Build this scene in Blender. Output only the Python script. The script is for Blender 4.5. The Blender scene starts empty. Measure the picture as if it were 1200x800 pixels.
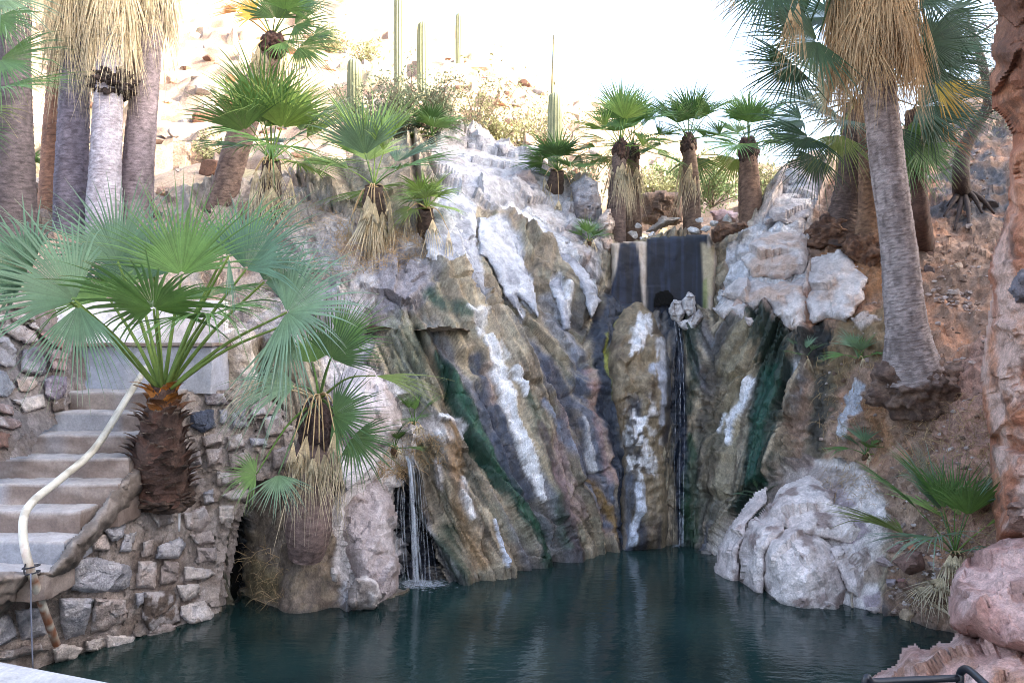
import bpy, math, random
import numpy as np
from mathutils import Vector

# ---------------------------------------------------------------- camera, sky, sun, exposure
S = bpy.context.scene
COL = S.collection
FPX, CXP, CYP, EYE = 1039.0, 600.0, 400.0, 2.5     # focal length in photo pixels, eye height over the pool
cam_d = bpy.data.cameras.new('camera')
cam_d.sensor_width = 36.0
cam_d.lens = 36.0 * FPX / 1200.0
cam_d.clip_start = 0.05
cam_d.clip_end = 3000.0
cam = bpy.data.objects.new('camera', cam_d)
cam.location = (0, 0, EYE)
cam.rotation_euler = (math.radians(90), 0, 0)
COL.objects.link(cam)
S.camera = cam

SUN_ELEV = math.radians(20)
SUN_VEC = Vector((1.0, -0.42, 0.0)).normalized() * math.cos(SUN_ELEV) + Vector((0, 0, math.sin(SUN_ELEV)))
W = bpy.data.worlds.new('World')
S.world = W
W.use_nodes = True
wn = W.node_tree
wn.nodes.clear()
sky = wn.nodes.new('ShaderNodeTexSky')
sky.sky_type = 'NISHITA'
sky.sun_disc = False
sky.sun_elevation = SUN_ELEV
sky.sun_rotation = math.atan2(SUN_VEC.x, SUN_VEC.y)
sky.air_density = 0.8
sky.dust_density = 4.0
sky.ozone_density = 0.6
hs = wn.nodes.new('ShaderNodeHueSaturation')
hs.inputs['Saturation'].default_value = 0.85
bg = wn.nodes.new('ShaderNodeBackground')
bg.inputs['Strength'].default_value = 0.15
wo = wn.nodes.new('ShaderNodeOutputWorld')
wn.links.new(sky.outputs[0], hs.inputs['Color'])
wn.links.new(hs.outputs[0], bg.inputs['Color'])
wn.links.new(bg.outputs[0], wo.inputs['Surface'])

sd_ = bpy.data.lights.new('sun', 'SUN')
sd_.energy = 2.3
sd_.angle = math.radians(0.5)
sd_.color = (1.0, 0.93, 0.82)
sun = bpy.data.objects.new('sun', sd_)
sun.rotation_euler = SUN_VEC.to_track_quat('Z', 'Y').to_euler()
COL.objects.link(sun)

S.view_settings.view_transform = 'Standard'
S.view_settings.look = 'None'
S.view_settings.gamma = 1.0
S.view_settings.exposure = 2.88
S.view_settings.use_curve_mapping = False
S.cycles.filter_width = 0.95
S.cycles.denoising_prefilter = 'ACCURATE'
S.cycles.max_bounces = 6
S.cycles.diffuse_bounces = 3
S.cycles.transparent_max_bounces = 12

# ---------------------------------------------------------------- numeric helpers
def c3(r, g, b):
    v = np.array([r, g, b], float) / 255.0
    return np.where(v <= 0.04045, v / 12.92, ((v + 0.055) / 1.055) ** 2.4)

def proj(px, py, Y):
    px, py, Y = np.broadcast_arrays(np.asarray(px, float), np.asarray(py, float), np.asarray(Y, float))
    return np.stack([(px - CXP) / FPX * Y, Y, EYE + (CYP - py) / FPX * Y], -1)

def pt(px, py, Y):
    return Vector(proj(px, py, Y).tolist())

def _hash(ix, iy, iz, seed):
    h = (ix.astype(np.int64) * 374761393 + iy.astype(np.int64) * 668265263 + iz.astype(np.int64) * 2147483647 + seed * 974634777) & 0xFFFFFFFF
    h = ((h ^ (h >> 13)) * 1274126177) & 0xFFFFFFFF
    h = ((h ^ (h >> 16)) * 2246822519) & 0xFFFFFFFF
    h = h ^ (h >> 15)
    return (h & 0xFFFFFF) / float(0xFFFFFF)

def vnoise(p, seed=0):
    p = np.asarray(p, float)
    i = np.floor(p).astype(np.int64)
    f = p - i
    f = f * f * f * (f * (f * 6 - 15) + 10)
    r = 0
    for dx in (0, 1):
        wx = f[..., 0] if dx else 1 - f[..., 0]
        for dy in (0, 1):
            wy = f[..., 1] if dy else 1 - f[..., 1]
            for dz in (0, 1):
                wz = f[..., 2] if dz else 1 - f[..., 2]
                r = r + wx * wy * wz * _hash(i[..., 0] + dx, i[..., 1] + dy, i[..., 2] + dz, seed)
    return r

_RT = np.array([[0.8, 0.6, 0.0], [-0.48, 0.64, 0.6], [0.36, -0.48, 0.8]])
def fbm(p, octv=4, seed=0, gain=0.5):
    p = np.asarray(p, float)
    a, s, n = 1.0, 0.0, 0.0
    for k in range(octv):
        s = s + a * vnoise(p, seed + k * 17)
        n += a
        a *= gain
        p = p @ _RT * 2.03 + 3.7
    return s / n

def ridged(p, octv=4, seed=0):
    p = np.asarray(p, float)
    a, s, n = 1.0, 0.0, 0.0
    for k in range(octv):
        s = s + a * (1 - np.abs(2 * vnoise(p, seed + k * 13) - 1))
        n += a
        a *= 0.5
        p = p @ _RT * 2.1 + 1.3
    return s / n

def P3(a, b, c=0.0):
    a, b, c = np.broadcast_arrays(np.asarray(a, float), np.asarray(b, float), np.asarray(c, float))
    return np.stack([a, b, c], -1)

def facet(p, scale, seed=0, tilt=0.7, step=0.35):
    """angular blocks: every voronoi cell is a tilted plane of its own"""
    q = np.asarray(p, float) / scale
    i0 = np.floor(q).astype(np.int64)
    best = np.full(q.shape[:-1], 1e9)
    val = np.zeros(q.shape[:-1])
    sec = np.full(q.shape[:-1], 1e9)
    for dx in (-1, 0, 1):
        for dy in (-1, 0, 1):
            for dz in (-1, 0, 1):
                ix, iy, iz = i0[..., 0] + dx, i0[..., 1] + dy, i0[..., 2] + dz
                h1, h2, h3 = _hash(ix, iy, iz, seed), _hash(ix, iy, iz, seed + 1), _hash(ix, iy, iz, seed + 2)
                d = q - np.stack([ix + h1, iy + h2, iz + h3], -1)
                dd = (d * d).sum(-1)
                n1 = _hash(ix, iy, iz, seed + 3) - 0.5
                n2 = _hash(ix, iy, iz, seed + 4) - 0.5
                n3 = _hash(ix, iy, iz, seed + 5) - 0.5
                v = (d[..., 0] * n1 + d[..., 1] * n2 + d[..., 2] * n3) * 2 * tilt + (_hash(ix, iy, iz, seed + 6) - 0.5) * step
                m = dd < best
                sec = np.where(m, best, np.minimum(sec, dd))
                val = np.where(m, v, val)
                best = np.where(m, dd, best)
    edge = np.sqrt(sec) - np.sqrt(best)
    return scale * val, edge

def sstep(a, b, x):
    t = np.clip((x - a) / (b - a), 0, 1)
    return t * t * (3 - 2 * t)

def mixc(a, b, t):
    t = np.asarray(t)[..., None]
    return a * (1 - t) + b * t

class TPS:
    def __init__(self, pts, smooth=0.002):
        a = np.array(pts, float)
        self.c = a[:, :2] / 100.0
        n = len(a)
        K = self._k(self.c)
        K += np.eye(n) * smooth
        Pm = np.c_[np.ones(n), self.c]
        A = np.block([[K, Pm], [Pm.T, np.zeros((3, 3))]])
        self.w = np.linalg.solve(A, np.r_[a[:, 2], 0, 0, 0])
    def _k(self, q):
        d2 = ((q[:, None, :] - self.c[None]) ** 2).sum(-1)
        return 0.5 * d2 * np.log(d2 + 1e-9)
    def __call__(self, px, py):
        px, py = np.broadcast_arrays(np.asarray(px, float), np.asarray(py, float))
        q = np.stack([px.ravel(), py.ravel()], -1) / 100.0
        out = []
        for k in range(0, len(q), 40000):
            qq = q[k:k + 40000]
            out.append(self._k(qq) @ self.w[:-3] + self.w[-3] + qq @ self.w[-2:])
        return np.concatenate(out).reshape(px.shape)

def sdist(px, py, poly):
    """signed distance to a closed outline, positive inside"""
    px = np.asarray(px, float); py = np.asarray(py, float)
    best = np.full(px.shape, 1e18)
    ins = np.zeros(px.shape, bool)
    n = len(poly)
    for i in range(n):
        x0, y0 = poly[i][:2]; x1, y1 = poly[(i + 1) % n][:2]
        dx, dy = x1 - x0, y1 - y0
        t = np.clip(((px - x0) * dx + (py - y0) * dy) / (dx * dx + dy * dy + 1e-12), 0, 1)
        best = np.minimum(best, (px - x0 - t * dx) ** 2 + (py - y0 - t * dy) ** 2)
        if y0 != y1:
            c = ((y0 > py) != (y1 > py)) & (px < (x1 - x0) * (py - y0) / (y1 - y0) + x0)
            ins ^= c
    d = np.sqrt(best)
    return np.where(ins, d, -d)

def stroke_d(px, py, line):
    """distance to a poly-line in units of its local half width"""
    best = np.full(np.shape(px), 1e9)
    for (x0, y0, w0), (x1, y1, w1) in zip(line[:-1], line[1:]):
        dx, dy = x1 - x0, y1 - y0
        t = np.clip(((px - x0) * dx + (py - y0) * dy) / (dx * dx + dy * dy + 1e-12), 0, 1)
        w = w0 + (w1 - w0) * t
        best = np.minimum(best, np.hypot(px - x0 - t * dx, py - y0 - t * dy) / w)
    return best

# ---------------------------------------------------------------- object helpers
OFF = {}
def mk(name, V, F, mat, col=None, parent=None, smooth=True, sharp=None, kind=None):
    V = np.asarray(V, float).reshape(-1, 3)
    off = OFF.get(parent.name, Vector((0, 0, 0))) if parent else Vector((0, 0, 0))
    me = bpy.data.meshes.new(name)
    me.from_pydata((V - np.array(off)).tolist(), [], F.tolist() if isinstance(F, np.ndarray) else F)
    if col is not None:
        col = np.asarray(col, float)
        if col.ndim == 1:
            col = np.tile(col, (len(V), 1))
        if col.shape[1] == 3:
            col = np.c_[col, np.full(len(col), 0.85)]
        a = me.color_attributes.new('Col', 'FLOAT_COLOR', 'POINT')
        a.data.foreach_set('color', col.astype(np.float32).ravel())
    me.materials.append(mat)
    if smooth:
        me.polygons.foreach_set('use_smooth', np.ones(len(me.polygons), bool))
    me.update()
    if sharp:
        me.set_sharp_from_angle(angle=math.radians(sharp))
    o = bpy.data.objects.new(name, me)
    COL.objects.link(o)
    if parent:
        o.parent = parent
        OFF[o.name] = off
    if kind:
        o['kind'] = kind
    return o

def empty(name, loc, label, cat, group=None):
    o = bpy.data.objects.new(name, None)
    o.empty_display_size = 0.2
    COL.objects.link(o)
    o.location = loc
    OFF[o.name] = Vector(loc)
    return tag(o, label, cat, group)

def tag(o, label, cat, group=None):
    o['label'] = label
    o['category'] = cat
    if group:
        o['group'] = group
    return o

def gridF(nr, nc):
    r, c = np.mgrid[0:nr - 1, 0:nc - 1]
    a = (r * nc + c).ravel()
    return np.stack([a, a + 1, a + nc + 1, a + nc], -1)

class MB:
    """collects pieces into one mesh"""
    def __init__(s):
        s.V, s.F, s.C, s.n = [], [], [], 0
    def add(s, V, F, C):
        V = np.asarray(V, float).reshape(-1, 3)
        C = np.asarray(C, float)
        if C.ndim == 1:
            C = np.tile(C, (len(V), 1))
        if C.shape[1] == 3:
            C = np.c_[C, np.full(len(C), 0.8)]
        s.V.append(V); s.C.append(C)
        s.F.extend((np.asarray(F) + s.n).tolist())
        s.n += len(V)
    def tube(s, path, rad, C, n=8, cap=True):
        path = np.asarray(path, float)
        rad = np.broadcast_to(np.asarray(rad, float), (len(path),))
        V, F = tube_geo(path, rad, n)
        s.add(V, F, C)
        if cap:
            b = s.n - len(V)
            s.F.append([b + k for k in range(n)][::-1])
            s.F.append([b + len(V) - n + k for k in range(n)])
    def box(s, lo, hi, C):
        x0, y0, z0 = lo; x1, y1, z1 = hi
        V = [(x0, y0, z0), (x1, y0, z0), (x1, y1, z0), (x0, y1, z0), (x0, y0, z1), (x1, y0, z1), (x1, y1, z1), (x0, y1, z1)]
        s.add(V, [[0, 3, 2, 1], [4, 5, 6, 7], [0, 1, 5, 4], [1, 2, 6, 5], [2, 3, 7, 6], [3, 0, 4, 7]], C)
    def build(s, name, mat, parent=None, **k):
        return mk(name, np.concatenate(s.V), s.F, mat, np.concatenate(s.C), parent, **k)

def tube_geo(path, rad, n):
    m = len(path)
    T = np.gradient(path, axis=0)
    T /= np.linalg.norm(T, axis=1)[:, None] + 1e-12
    ref = np.array([0.0, -1.0, 0.0]) if abs(T[0][1]) < 0.9 else np.array([1.0, 0, 0])
    N = ref - (T @ ref)[:, None] * T
    N /= np.linalg.norm(N, axis=1)[:, None] + 1e-12
    B = np.cross(T, N)
    a = np.arange(n) / n * 2 * np.pi
    V = path[:, None, :] + rad[:, None, None] * (np.cos(a)[None, :, None] * N[:, None, :] + np.sin(a)[None, :, None] * B[:, None, :])
    r, c = np.mgrid[0:m - 1, 0:n]
    a0 = (r * n + c).ravel(); a1 = (r * n + (c + 1) % n).ravel()
    return V.reshape(-1, 3), np.stack([a0, a1, a1 + n, a0 + n], -1)

def resample(pts, n):
    """smooth curve through 3-D points (Catmull-Rom)"""
    P = np.asarray(pts, float)
    P = np.vstack([2 * P[0] - P[1], P, 2 * P[-1] - P[-2]])
    t = np.linspace(0, len(P) - 3 - 1e-9, n)
    i = t.astype(int); u = (t - i)[:, None]
    a, b, c, d = P[i], P[i + 1], P[i + 2], P[i + 3]
    return 0.5 * (2 * b + (c - a) * u + (2 * a - 5 * b + 4 * c - d) * u ** 2 + (3 * b - a - 3 * c + d) * u ** 3)

def box_thing(name, lo, hi, mat, col, label=None, cat=None, parent=None, div=0.04, amp=0.006, seed=3, kind=None, colfn=None):
    """a cast or cut block: every face a fine grid with rounded, slightly worn edges"""
    lo = np.array(lo, float); hi = np.array(hi, float)
    Vs, Fs, n = [], [], 0
    for ax in range(3):
        for sgn in (0, 1):
            u, v = (ax + 1) % 3, (ax + 2) % 3
            nu = max(2, int((hi[u] - lo[u]) / div) + 1); nv = max(2, int((hi[v] - lo[v]) / div) + 1)
            gu, gv = np.meshgrid(np.linspace(lo[u], hi[u], nu), np.linspace(lo[v], hi[v], nv), indexing='ij')
            P = np.zeros((nu * nv, 3))
            P[:, u] = gu.ravel(); P[:, v] = gv.ravel(); P[:, ax] = (hi if sgn else lo)[ax]
            F = gridF(nu, nv)
            Fs.append((F if sgn else F[:, ::-1]) + n); Vs.append(P); n += len(P)
    V = np.concatenate(Vs)
    r = min(0.02, 0.3 * (hi - lo).min())
    inner = np.clip(V, lo + r, hi - r)
    d = V - inner
    L = np.linalg.norm(d, axis=1)[:, None]
    V = inner + d / np.maximum(L, 1e-9) * r
    c = (lo + hi) / 2
    V = V + (np.stack([fbm(V * 9, 3, seed + k) for k in range(3)], -1) - 0.5) * amp * 4
    C = col if colfn is None else colfn(V)
    o = mk(name, V, np.concatenate(Fs), mat, C, parent, sharp=40, kind=kind)
    if label:
        tag(o, label, cat)
    return o

# ---------------------------------------------------------------- materials
def mat_attr(name, bump=((30, 0.5, 0.012),), vary=0.35, vscale=14.0, spec=0.4, trans=0.0, coat=0.0, stretch=None):
    m = bpy.data.materials.new(name)
    m.use_nodes = True
    nt = m.node_tree; N = nt.nodes; L = nt.links
    b = N['Principled BSDF']
    at = N.new('ShaderNodeAttribute'); at.attribute_name = 'Col'
    tc = N.new('ShaderNodeTexCoord')
    src = tc.outputs['Object']
    if stretch:
        mp = N.new('ShaderNodeMapping'); mp.inputs['Scale'].default_value = stretch
        L.new(src, mp.inputs['Vector']); src = mp.outputs[0]
    n1 = N.new('ShaderNodeTexNoise'); n1.inputs['Scale'].default_value = vscale; n1.inputs['Detail'].default_value = 8; n1.inputs['Roughness'].default_value = 0.65
    L.new(src, n1.inputs['Vector'])
    mr = N.new('ShaderNodeMapRange')
    mr.inputs['From Min'].default_value = 0.3; mr.inputs['From Max'].default_value = 0.7
    mr.inputs['To Min'].default_value = 1 - vary; mr.inputs['To Max'].default_value = 1 + vary * 0.8
    L.new(n1.outputs['Fac'], mr.inputs['Value'])
    mx = N.new('ShaderNodeMix'); mx.data_type = 'RGBA'; mx.blend_type = 'MULTIPLY'; mx.inputs['Factor'].default_value = 1.0
    n2 = N.new('ShaderNodeTexNoise'); n2.inputs['Scale'].default_value = vscale * 6; n2.inputs['Detail'].default_value = 6; n2.inputs['Roughness'].default_value = 0.7
    L.new(src, n2.inputs['Vector'])
    m2 = N.new('ShaderNodeMapRange')
    m2.inputs['From Min'].default_value = 0.3; m2.inputs['From Max'].default_value = 0.7
    m2.inputs['To Min'].default_value = 1 - vary * 1.0; m2.inputs['To Max'].default_value = 1 + vary * 0.8
    L.new(n2.outputs['Fac'], m2.inputs['Value'])
    mm = N.new('ShaderNodeMath'); mm.operation = 'MULTIPLY'
    L.new(mr.outputs[0], mm.inputs[0]); L.new(m2.outputs[0], mm.inputs[1])
    L.new(at.outputs['Color'], mx.inputs['A']); L.new(mm.outputs[0], mx.inputs['B'])
    L.new(mx.outputs['Result'], b.inputs['Base Color'])
    L.new(at.outputs['Alpha'], b.inputs['Roughness'])
    b.inputs['Specular IOR Level'].default_value = spec
    prev = None
    for sc, st, dist in bump:
        nn = N.new('ShaderNodeTexNoise'); nn.inputs['Scale'].default_value = sc; nn.inputs['Detail'].default_value = 6; nn.inputs['Roughness'].default_value = 0.6
        L.new(src, nn.inputs['Vector'])
        bp = N.new('ShaderNodeBump'); bp.inputs['Strength'].default_value = st; bp.inputs['Distance'].default_value = dist
        L.new(nn.outputs['Fac'], bp.inputs['Height'])
        if prev:
            L.new(prev, bp.inputs['Normal'])
        prev = bp.outputs[0]
    if prev:
        L.new(prev, b.inputs['Normal'])
    if trans:
        t = N.new('ShaderNodeBsdfTranslucent')
        L.new(mx.outputs['Result'], t.inputs['Color'])
        ms = N.new('ShaderNodeMixShader'); ms.inputs[0].default_value = trans
        L.new(b.outputs[0], ms.inputs[1]); L.new(t.outputs[0], ms.inputs[2])
        L.new(ms.outputs[0], N['Material Output'].inputs['Surface'])
    return m

M_rock = mat_attr('rock', bump=((7, 0.5, 0.05), (28, 0.65, 0.028), (100, 0.5, 0.009)), vary=0.36, vscale=11)
M_tufa = mat_attr('tufa_rock', bump=((9, 0.5, 0.05), (30, 0.7, 0.03), (100, 0.6, 0.010)), vary=0.46, vscale=13, stretch=(1, 1, 0.55))
M_earth = mat_attr('earth', bump=((14, 0.7, 0.05), (60, 0.7, 0.018)), vary=0.4, vscale=22)
M_conc = mat_attr('concrete', bump=((40, 0.4, 0.008), (160, 0.3, 0.003)), vary=0.22, vscale=9)
M_trunk = mat_attr('palm_trunk', bump=((22, 0.6, 0.018), (80, 0.6, 0.007)), vary=0.42, vscale=16, stretch=(1, 1, 1.9))
M_bark = mat_attr('bark', bump=((22, 0.8, 0.03), (80, 0.7, 0.012)), vary=0.45, vscale=24)
M_leaf = mat_attr('palm_leaf', bump=(), vary=0.16, vscale=9, spec=0.45, trans=0.22)
M_dead = mat_attr('dead_leaf', bump=(), vary=0.3, vscale=20, spec=0.2, trans=0.2)
M_shrub = mat_attr('shrub_leaf', bump=(), vary=0.25, vscale=4, spec=0.2, trans=0.25)
M_cact = mat_attr('cactus_skin', bump=((60, 0.3, 0.01),), vary=0.2, vscale=8)
M_paint = mat_attr('painted_pipe', bump=((120, 0.2, 0.002),), vary=0.1, vscale=20, spec=0.4)
M_metal = mat_attr('black_rail', bump=((90, 0.2, 0.002),), vary=0.15, vscale=30, spec=0.5)
# ---------------------------------------------------------------- palette (what the things themselves are coloured like)
TAN = c3(166, 154, 134); BROWN = c3(136, 120, 102); OLIVE = c3(130, 126, 110); DKBROWN = c3(76, 64, 55)
GREY = c3(132, 133, 138); PALE = c3(194, 194, 200); WHITE = c3(226, 226, 230); BLACK = c3(36, 40, 48)
BLUEBLK = c3(56, 66, 84); BLUE = c3(104, 116, 140); GREEN = c3(66, 90, 76); DKGREEN = c3(36, 58, 50)
MAUVE = c3(138, 118, 120); PURPLE = c3(88, 74, 80); OCHRE = c3(142, 112, 58); ORANGE = c3(158, 112, 74)
RED = c3(158, 118, 102); PINK = c3(200, 166, 156); EARTH = c3(116, 104, 94); STRAW = c3(176, 162, 138)
PINKGREY = c3(190, 180, 184); REDEARTH = c3(194, 146, 116)

# ---------------------------------------------------------------- the cliff: one sheet from the pool floor over the rim and back to the hill
WL = np.array([(-60, 600), (200, 640), (228, 728), (250, 726), (275, 722), (285, 720), (330, 718), (390, 714), (430, 713), (446, 706), (462, 690), (476, 685), (500, 684), (545, 681),
               (575, 672), (600, 668), (632, 661), (646, 652), (700, 645), (725, 638), (800, 638), (826, 643), (838, 655), (852, 676), (880, 688), (900, 700), (930, 711), (1000, 714),
               (1040, 720), (1070, 728), (1100, 738), (1130, 746), (1240, 760)], float)
TOP = np.array([(-60, 235), (60, 240), (235, 222), (330, 205), (400, 196), (450, 176), (505, 158), (540, 150), (575, 160), (610, 176), (650, 200), (690, 225), (708, 262), (722, 282), (830, 280),
                (850, 262), (880, 255), (900, 222), (935, 198), (965, 190), (1000, 178), (1060, 165), (1100, 150), (1150, 130), (1240, 110)], float)
def wl(px): return np.interp(px, WL[:, 0], WL[:, 1])
def topy(px): return np.interp(px, TOP[:, 0], TOP[:, 1])

CP = [(-60, 600, 8.6), (100, 600, 8.6), (-60, 420, 9.0), (60, 420, 9.2), (160, 420, 9.2), (-60, 345, 9.6), (100, 350, 9.6), (200, 340, 9.8), (-60, 240, 13), (100, 240, 13.2), (200, 226, 13.5),
      (235, 728, 8.2), (235, 600, 8.6), (240, 520, 8.9), (245, 450, 9.3), (240, 380, 10), (240, 300, 11.2),
      (285, 720, 8.55), (285, 600, 8.9), (300, 520, 9.2), (300, 450, 9.7), (300, 390, 10.1), (330, 718, 8.2), (345, 650, 8.38), (355, 590, 8.55), (390, 714, 8.3),
      (400, 640, 8.6), (430, 713, 8.5), (430, 600, 9.0), (430, 520, 9.3), (400, 450, 9.8), (340, 350, 10.6), (330, 270, 11.6), (330, 215, 13),
      (478, 685, 9.65), (478, 600, 9.7), (478, 545, 9.6), (470, 480, 9.7), (460, 400, 10.15), (450, 330, 10.5), (440, 270, 11.2), (400, 255, 11.4), (400, 205, 13.2), (450, 190, 13.2),
      (515, 682, 9.3), (545, 681, 9.24), (545, 600, 9.45), (545, 500, 9.85), (545, 410, 10.3), (540, 330, 10.8), (530, 240, 11.7), (540, 160, 14.5), (500, 180, 13.4),
      (632, 661, 9.95), (632, 560, 10.2), (620, 450, 10.65), (620, 350, 11.3), (610, 270, 12.1), (600, 210, 13.2), (590, 170, 14.6),
      (700, 645, 10.6), (700, 560, 10.75), (700, 450, 11.05), (690, 350, 11.6), (690, 290, 12.2), (680, 230, 13.4),
      (760, 638, 10.91), (760, 500, 11.2), (760, 400, 11.7), (760, 350, 12.3), (760, 280, 12.9), (800, 638, 10.95), (800, 500, 11.4), (800, 400, 11.9), (800, 350, 12.3), (815, 285, 12.9),
      (830, 643, 10.68), (860, 560, 10.6), (880, 450, 10.9), (860, 380, 11.4), (843, 300, 12.2), (890, 262, 12.4), (940, 215, 13.2),
      (905, 590, 10.2), (930, 500, 10.35), (940, 400, 10.8), (940, 330, 11.3), (900, 330, 11.5),
      (870, 684, 9.6), (960, 713, 8.6), (960, 640, 9.0), (960, 560, 9.7), (1000, 520, 9.7), (1040, 720, 8.12), (1050, 640, 8.45), (1050, 560, 8.95), (1050, 480, 9.2), (1020, 380, 10.2),
      (1010, 300, 11.2), (1100, 738, 7.68), (1130, 640, 7.85), (1150, 560, 8.05), (1130, 480, 8.6), (1130, 400, 9.5), (1130, 330, 10.5), (1130, 260, 11.8), (1120, 190, 13.6),
      (1230, 755, 7.2), (1230, 600, 7.5), (1230, 480, 7.9), (1230, 350, 9.6), (1230, 200, 12.5)]
DEPTH = TPS(CP, 0.004)

def flow_u(px, py):
    """where the run of water through this spot meets the pool"""
    U = np.array([430, 500, 560, 630, 690, 722, 745, 800, 840, 880, 950])
    Sl = np.array([0.25, 0.4, 0.48, 0.45, 0.30, 0.12, 0.03, 0.0, -0.28, -0.36, -0.3])
    u = np.array(px, float)
    for _ in range(7):
        u = px - np.interp(u, U, Sl) * (py - 640)
    return u

def inside(px, py, poly, soft=3.0, warp=4.0, seed=5):
    """soft mask of an outline with a ragged edge"""
    n = fbm(P3(px * 0.06, py * 0.05), 4, seed) - 0.5
    n2 = fbm(P3(px * 0.25, py * 0.2), 3, seed + 9) - 0.5
    return sstep(-soft, soft, sdist(px, py, poly) + n * warp * 3 + n2 * warp * 1.6)

def stroke(px, py, line, warp=0.5, edge=0.45, seed=1):
    d = stroke_d(px, py, line)
    u = flow_u(px, py)
    d = d + (fbm(P3(u * 0.09, py * 0.012), 4, seed) - 0.5) * warp * 2 + (fbm(P3(u * 0.42, py * 0.022), 4, seed + 5, 0.6) - 0.5) * warp * 2.4 + (fbm(P3(px * 0.2, py * 0.12), 4, seed + 8) - 0.5) * warp * 1.2
    return (1 - sstep(1 - edge, 1 + edge, d)) * (1 if edge < 0.4 else 0.62 + 0.38 * sstep(0.36, 0.56, fbm(P3(u * 0.3, py * 0.03, 7.0), 4, seed + 9, 0.6)))

PALE_POLYS = [
    [(500, 300), (498, 268), (518, 226), (540, 222), (556, 238), (559, 290), (569, 330), (561, 364), (547, 336), (536, 310), (520, 314)],
    [(560, 255), (588, 258), (606, 284), (624, 330), (631, 374), (606, 346), (614, 377), (596, 352), (584, 325), (572, 304), (562, 298)],
    [(640, 330), (655, 322), (664, 350), (669, 384), (661, 386), (652, 352)],
    [(655, 262), (672, 300), (690, 320), (704, 352), (690, 372), (676, 330), (664, 318), (646, 290), (610, 268), (585, 240), (600, 236), (640, 262)],
    [(836, 350), (852, 318), (852, 290), (872, 270), (894, 262), (930, 210), (962, 214), (950, 268), (944, 345), (946, 378), (930, 394), (915, 374), (897, 354), (888, 380), (870, 352), (848, 362)],
    [(962, 345), (978, 340), (992, 366), (988, 374), (968, 368)], [(996, 376), (1018, 368), (1034, 378), (1012, 392)],
    [(984, 512), (992, 462), (1008, 446), (1016, 452), (1000, 492), (992, 520)],
    [(915, 478), (928, 428), (942, 420), (946, 428), (930, 452), (922, 486)],
]
ROUGH_POLYS = [
    [(520, 225), (505, 170), (540, 150), (575, 160), (610, 178), (650, 205), (700, 240), (712, 272), (700, 330), (640, 285), (590, 250), (556, 235)],
    [(232, 230), (330, 206), (410, 250), (500, 262), (500, 330), (470, 386), (440, 400), (420, 430), (380, 430), (300, 400), (236, 380)],
    [(380, 420), (440, 430), (500, 480), (520, 500), (490, 520), (470, 550), (462, 690), (430, 712), (396, 712), (384, 560)],
]
OUTCROP = [(836, 664), (846, 630), (872, 592), (900, 562), (936, 542), (975, 536), (1010, 548), (1036, 585), (1046, 640), (1030, 690), (1040, 722), (960, 724), (900, 720), (850, 690)]

GS = 1.7
cols_x = np.arange(-60, 1236, GS)
nr = 330
v = np.linspace(0, 1, nr)[:, None]
GX = np.tile(cols_x[None, :], (nr, 1))
bot = wl(cols_x)[None, :] + 26
GY = bot + (topy(cols_x)[None, :] - bot) * v
Yd = DEPTH(GX, np.minimum(GY, wl(GX)))
WLg = wl(GX)
Pb0 = proj(GX, GY, Yd)
Nb0 = np.cross(np.gradient(Pb0, axis=1), np.gradient(Pb0, axis=0)); Nb0 /= np.linalg.norm(Nb0, axis=-1)[..., None] + 1e-9
Yd = Yd + 0.35 * np.exp(-((GX - 798) / 20.0) ** 2) * np.exp(-((GY - 338) / 26.0) ** 2)
# waterfall recess on the left, dark slot beside the wall
Yd = Yd + 0.25 * np.exp(-((GX - 478) / 13.0) ** 2) * sstep(530, 560, GY)
Yd = Yd + 0.35 * np.exp(-((GX - 284) / 11.0) ** 2) * sstep(560, 600, GY)
# the white outcrop swells forward out of the bank
so = sdist(GX, GY, OUTCROP)
Yd = Yd - 0.05 * np.sqrt(1 - (1 - np.clip(so / 70.0, 0, 1)) ** 2)
P = proj(GX, GY, Yd)
# below the water line the bed drops away instead of following the ray
below = GY > WLg
zed = np.where(below, -(GY - WLg) * 0.022, P[..., 2])
P[..., 2] = zed
Nn = Nb0
Pw3 = P
P = Pb0
U = flow_u(GX, GY)
m_pale = np.zeros(GX.shape)
for k, poly in enumerate(PALE_POLYS):
    m_pale = np.maximum(m_pale, inside(GX, GY, poly, 1.2, 2.2, 20 + k))
m_rough = np.zeros(GX.shape)
for k, poly in enumerate(ROUGH_POLYS):
    m_rough = np.maximum(m_rough, inside(GX, GY, poly, 8, 5, 40 + k))
m_rough = np.maximum(m_rough, sstep(236, 200, GX))
m_out = inside(GX, GY, OUTCROP, 5, 3.5, 61)
m_earthR = inside(GX, GY, [(948, 400), (950, 340), (945, 270), (970, 215), (1000, 170), (1100, 140), (1240, 100), (1240, 770), (1040, 735), (1040, 600), (1000, 540), (960, 540), (935, 540), (925, 500), (950, 440)], 5, 5, 62)
m_earthR *= 1 - m_out
m_mound = inside(GX, GY, [(290, 740), (292, 620), (310, 560), (330, 540), (395, 545), (398, 600), (398, 740)], 4, 3, 63)
m_tufa = np.clip(1 - m_rough - m_earthR - m_mound - m_out, 0, 1)

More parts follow.
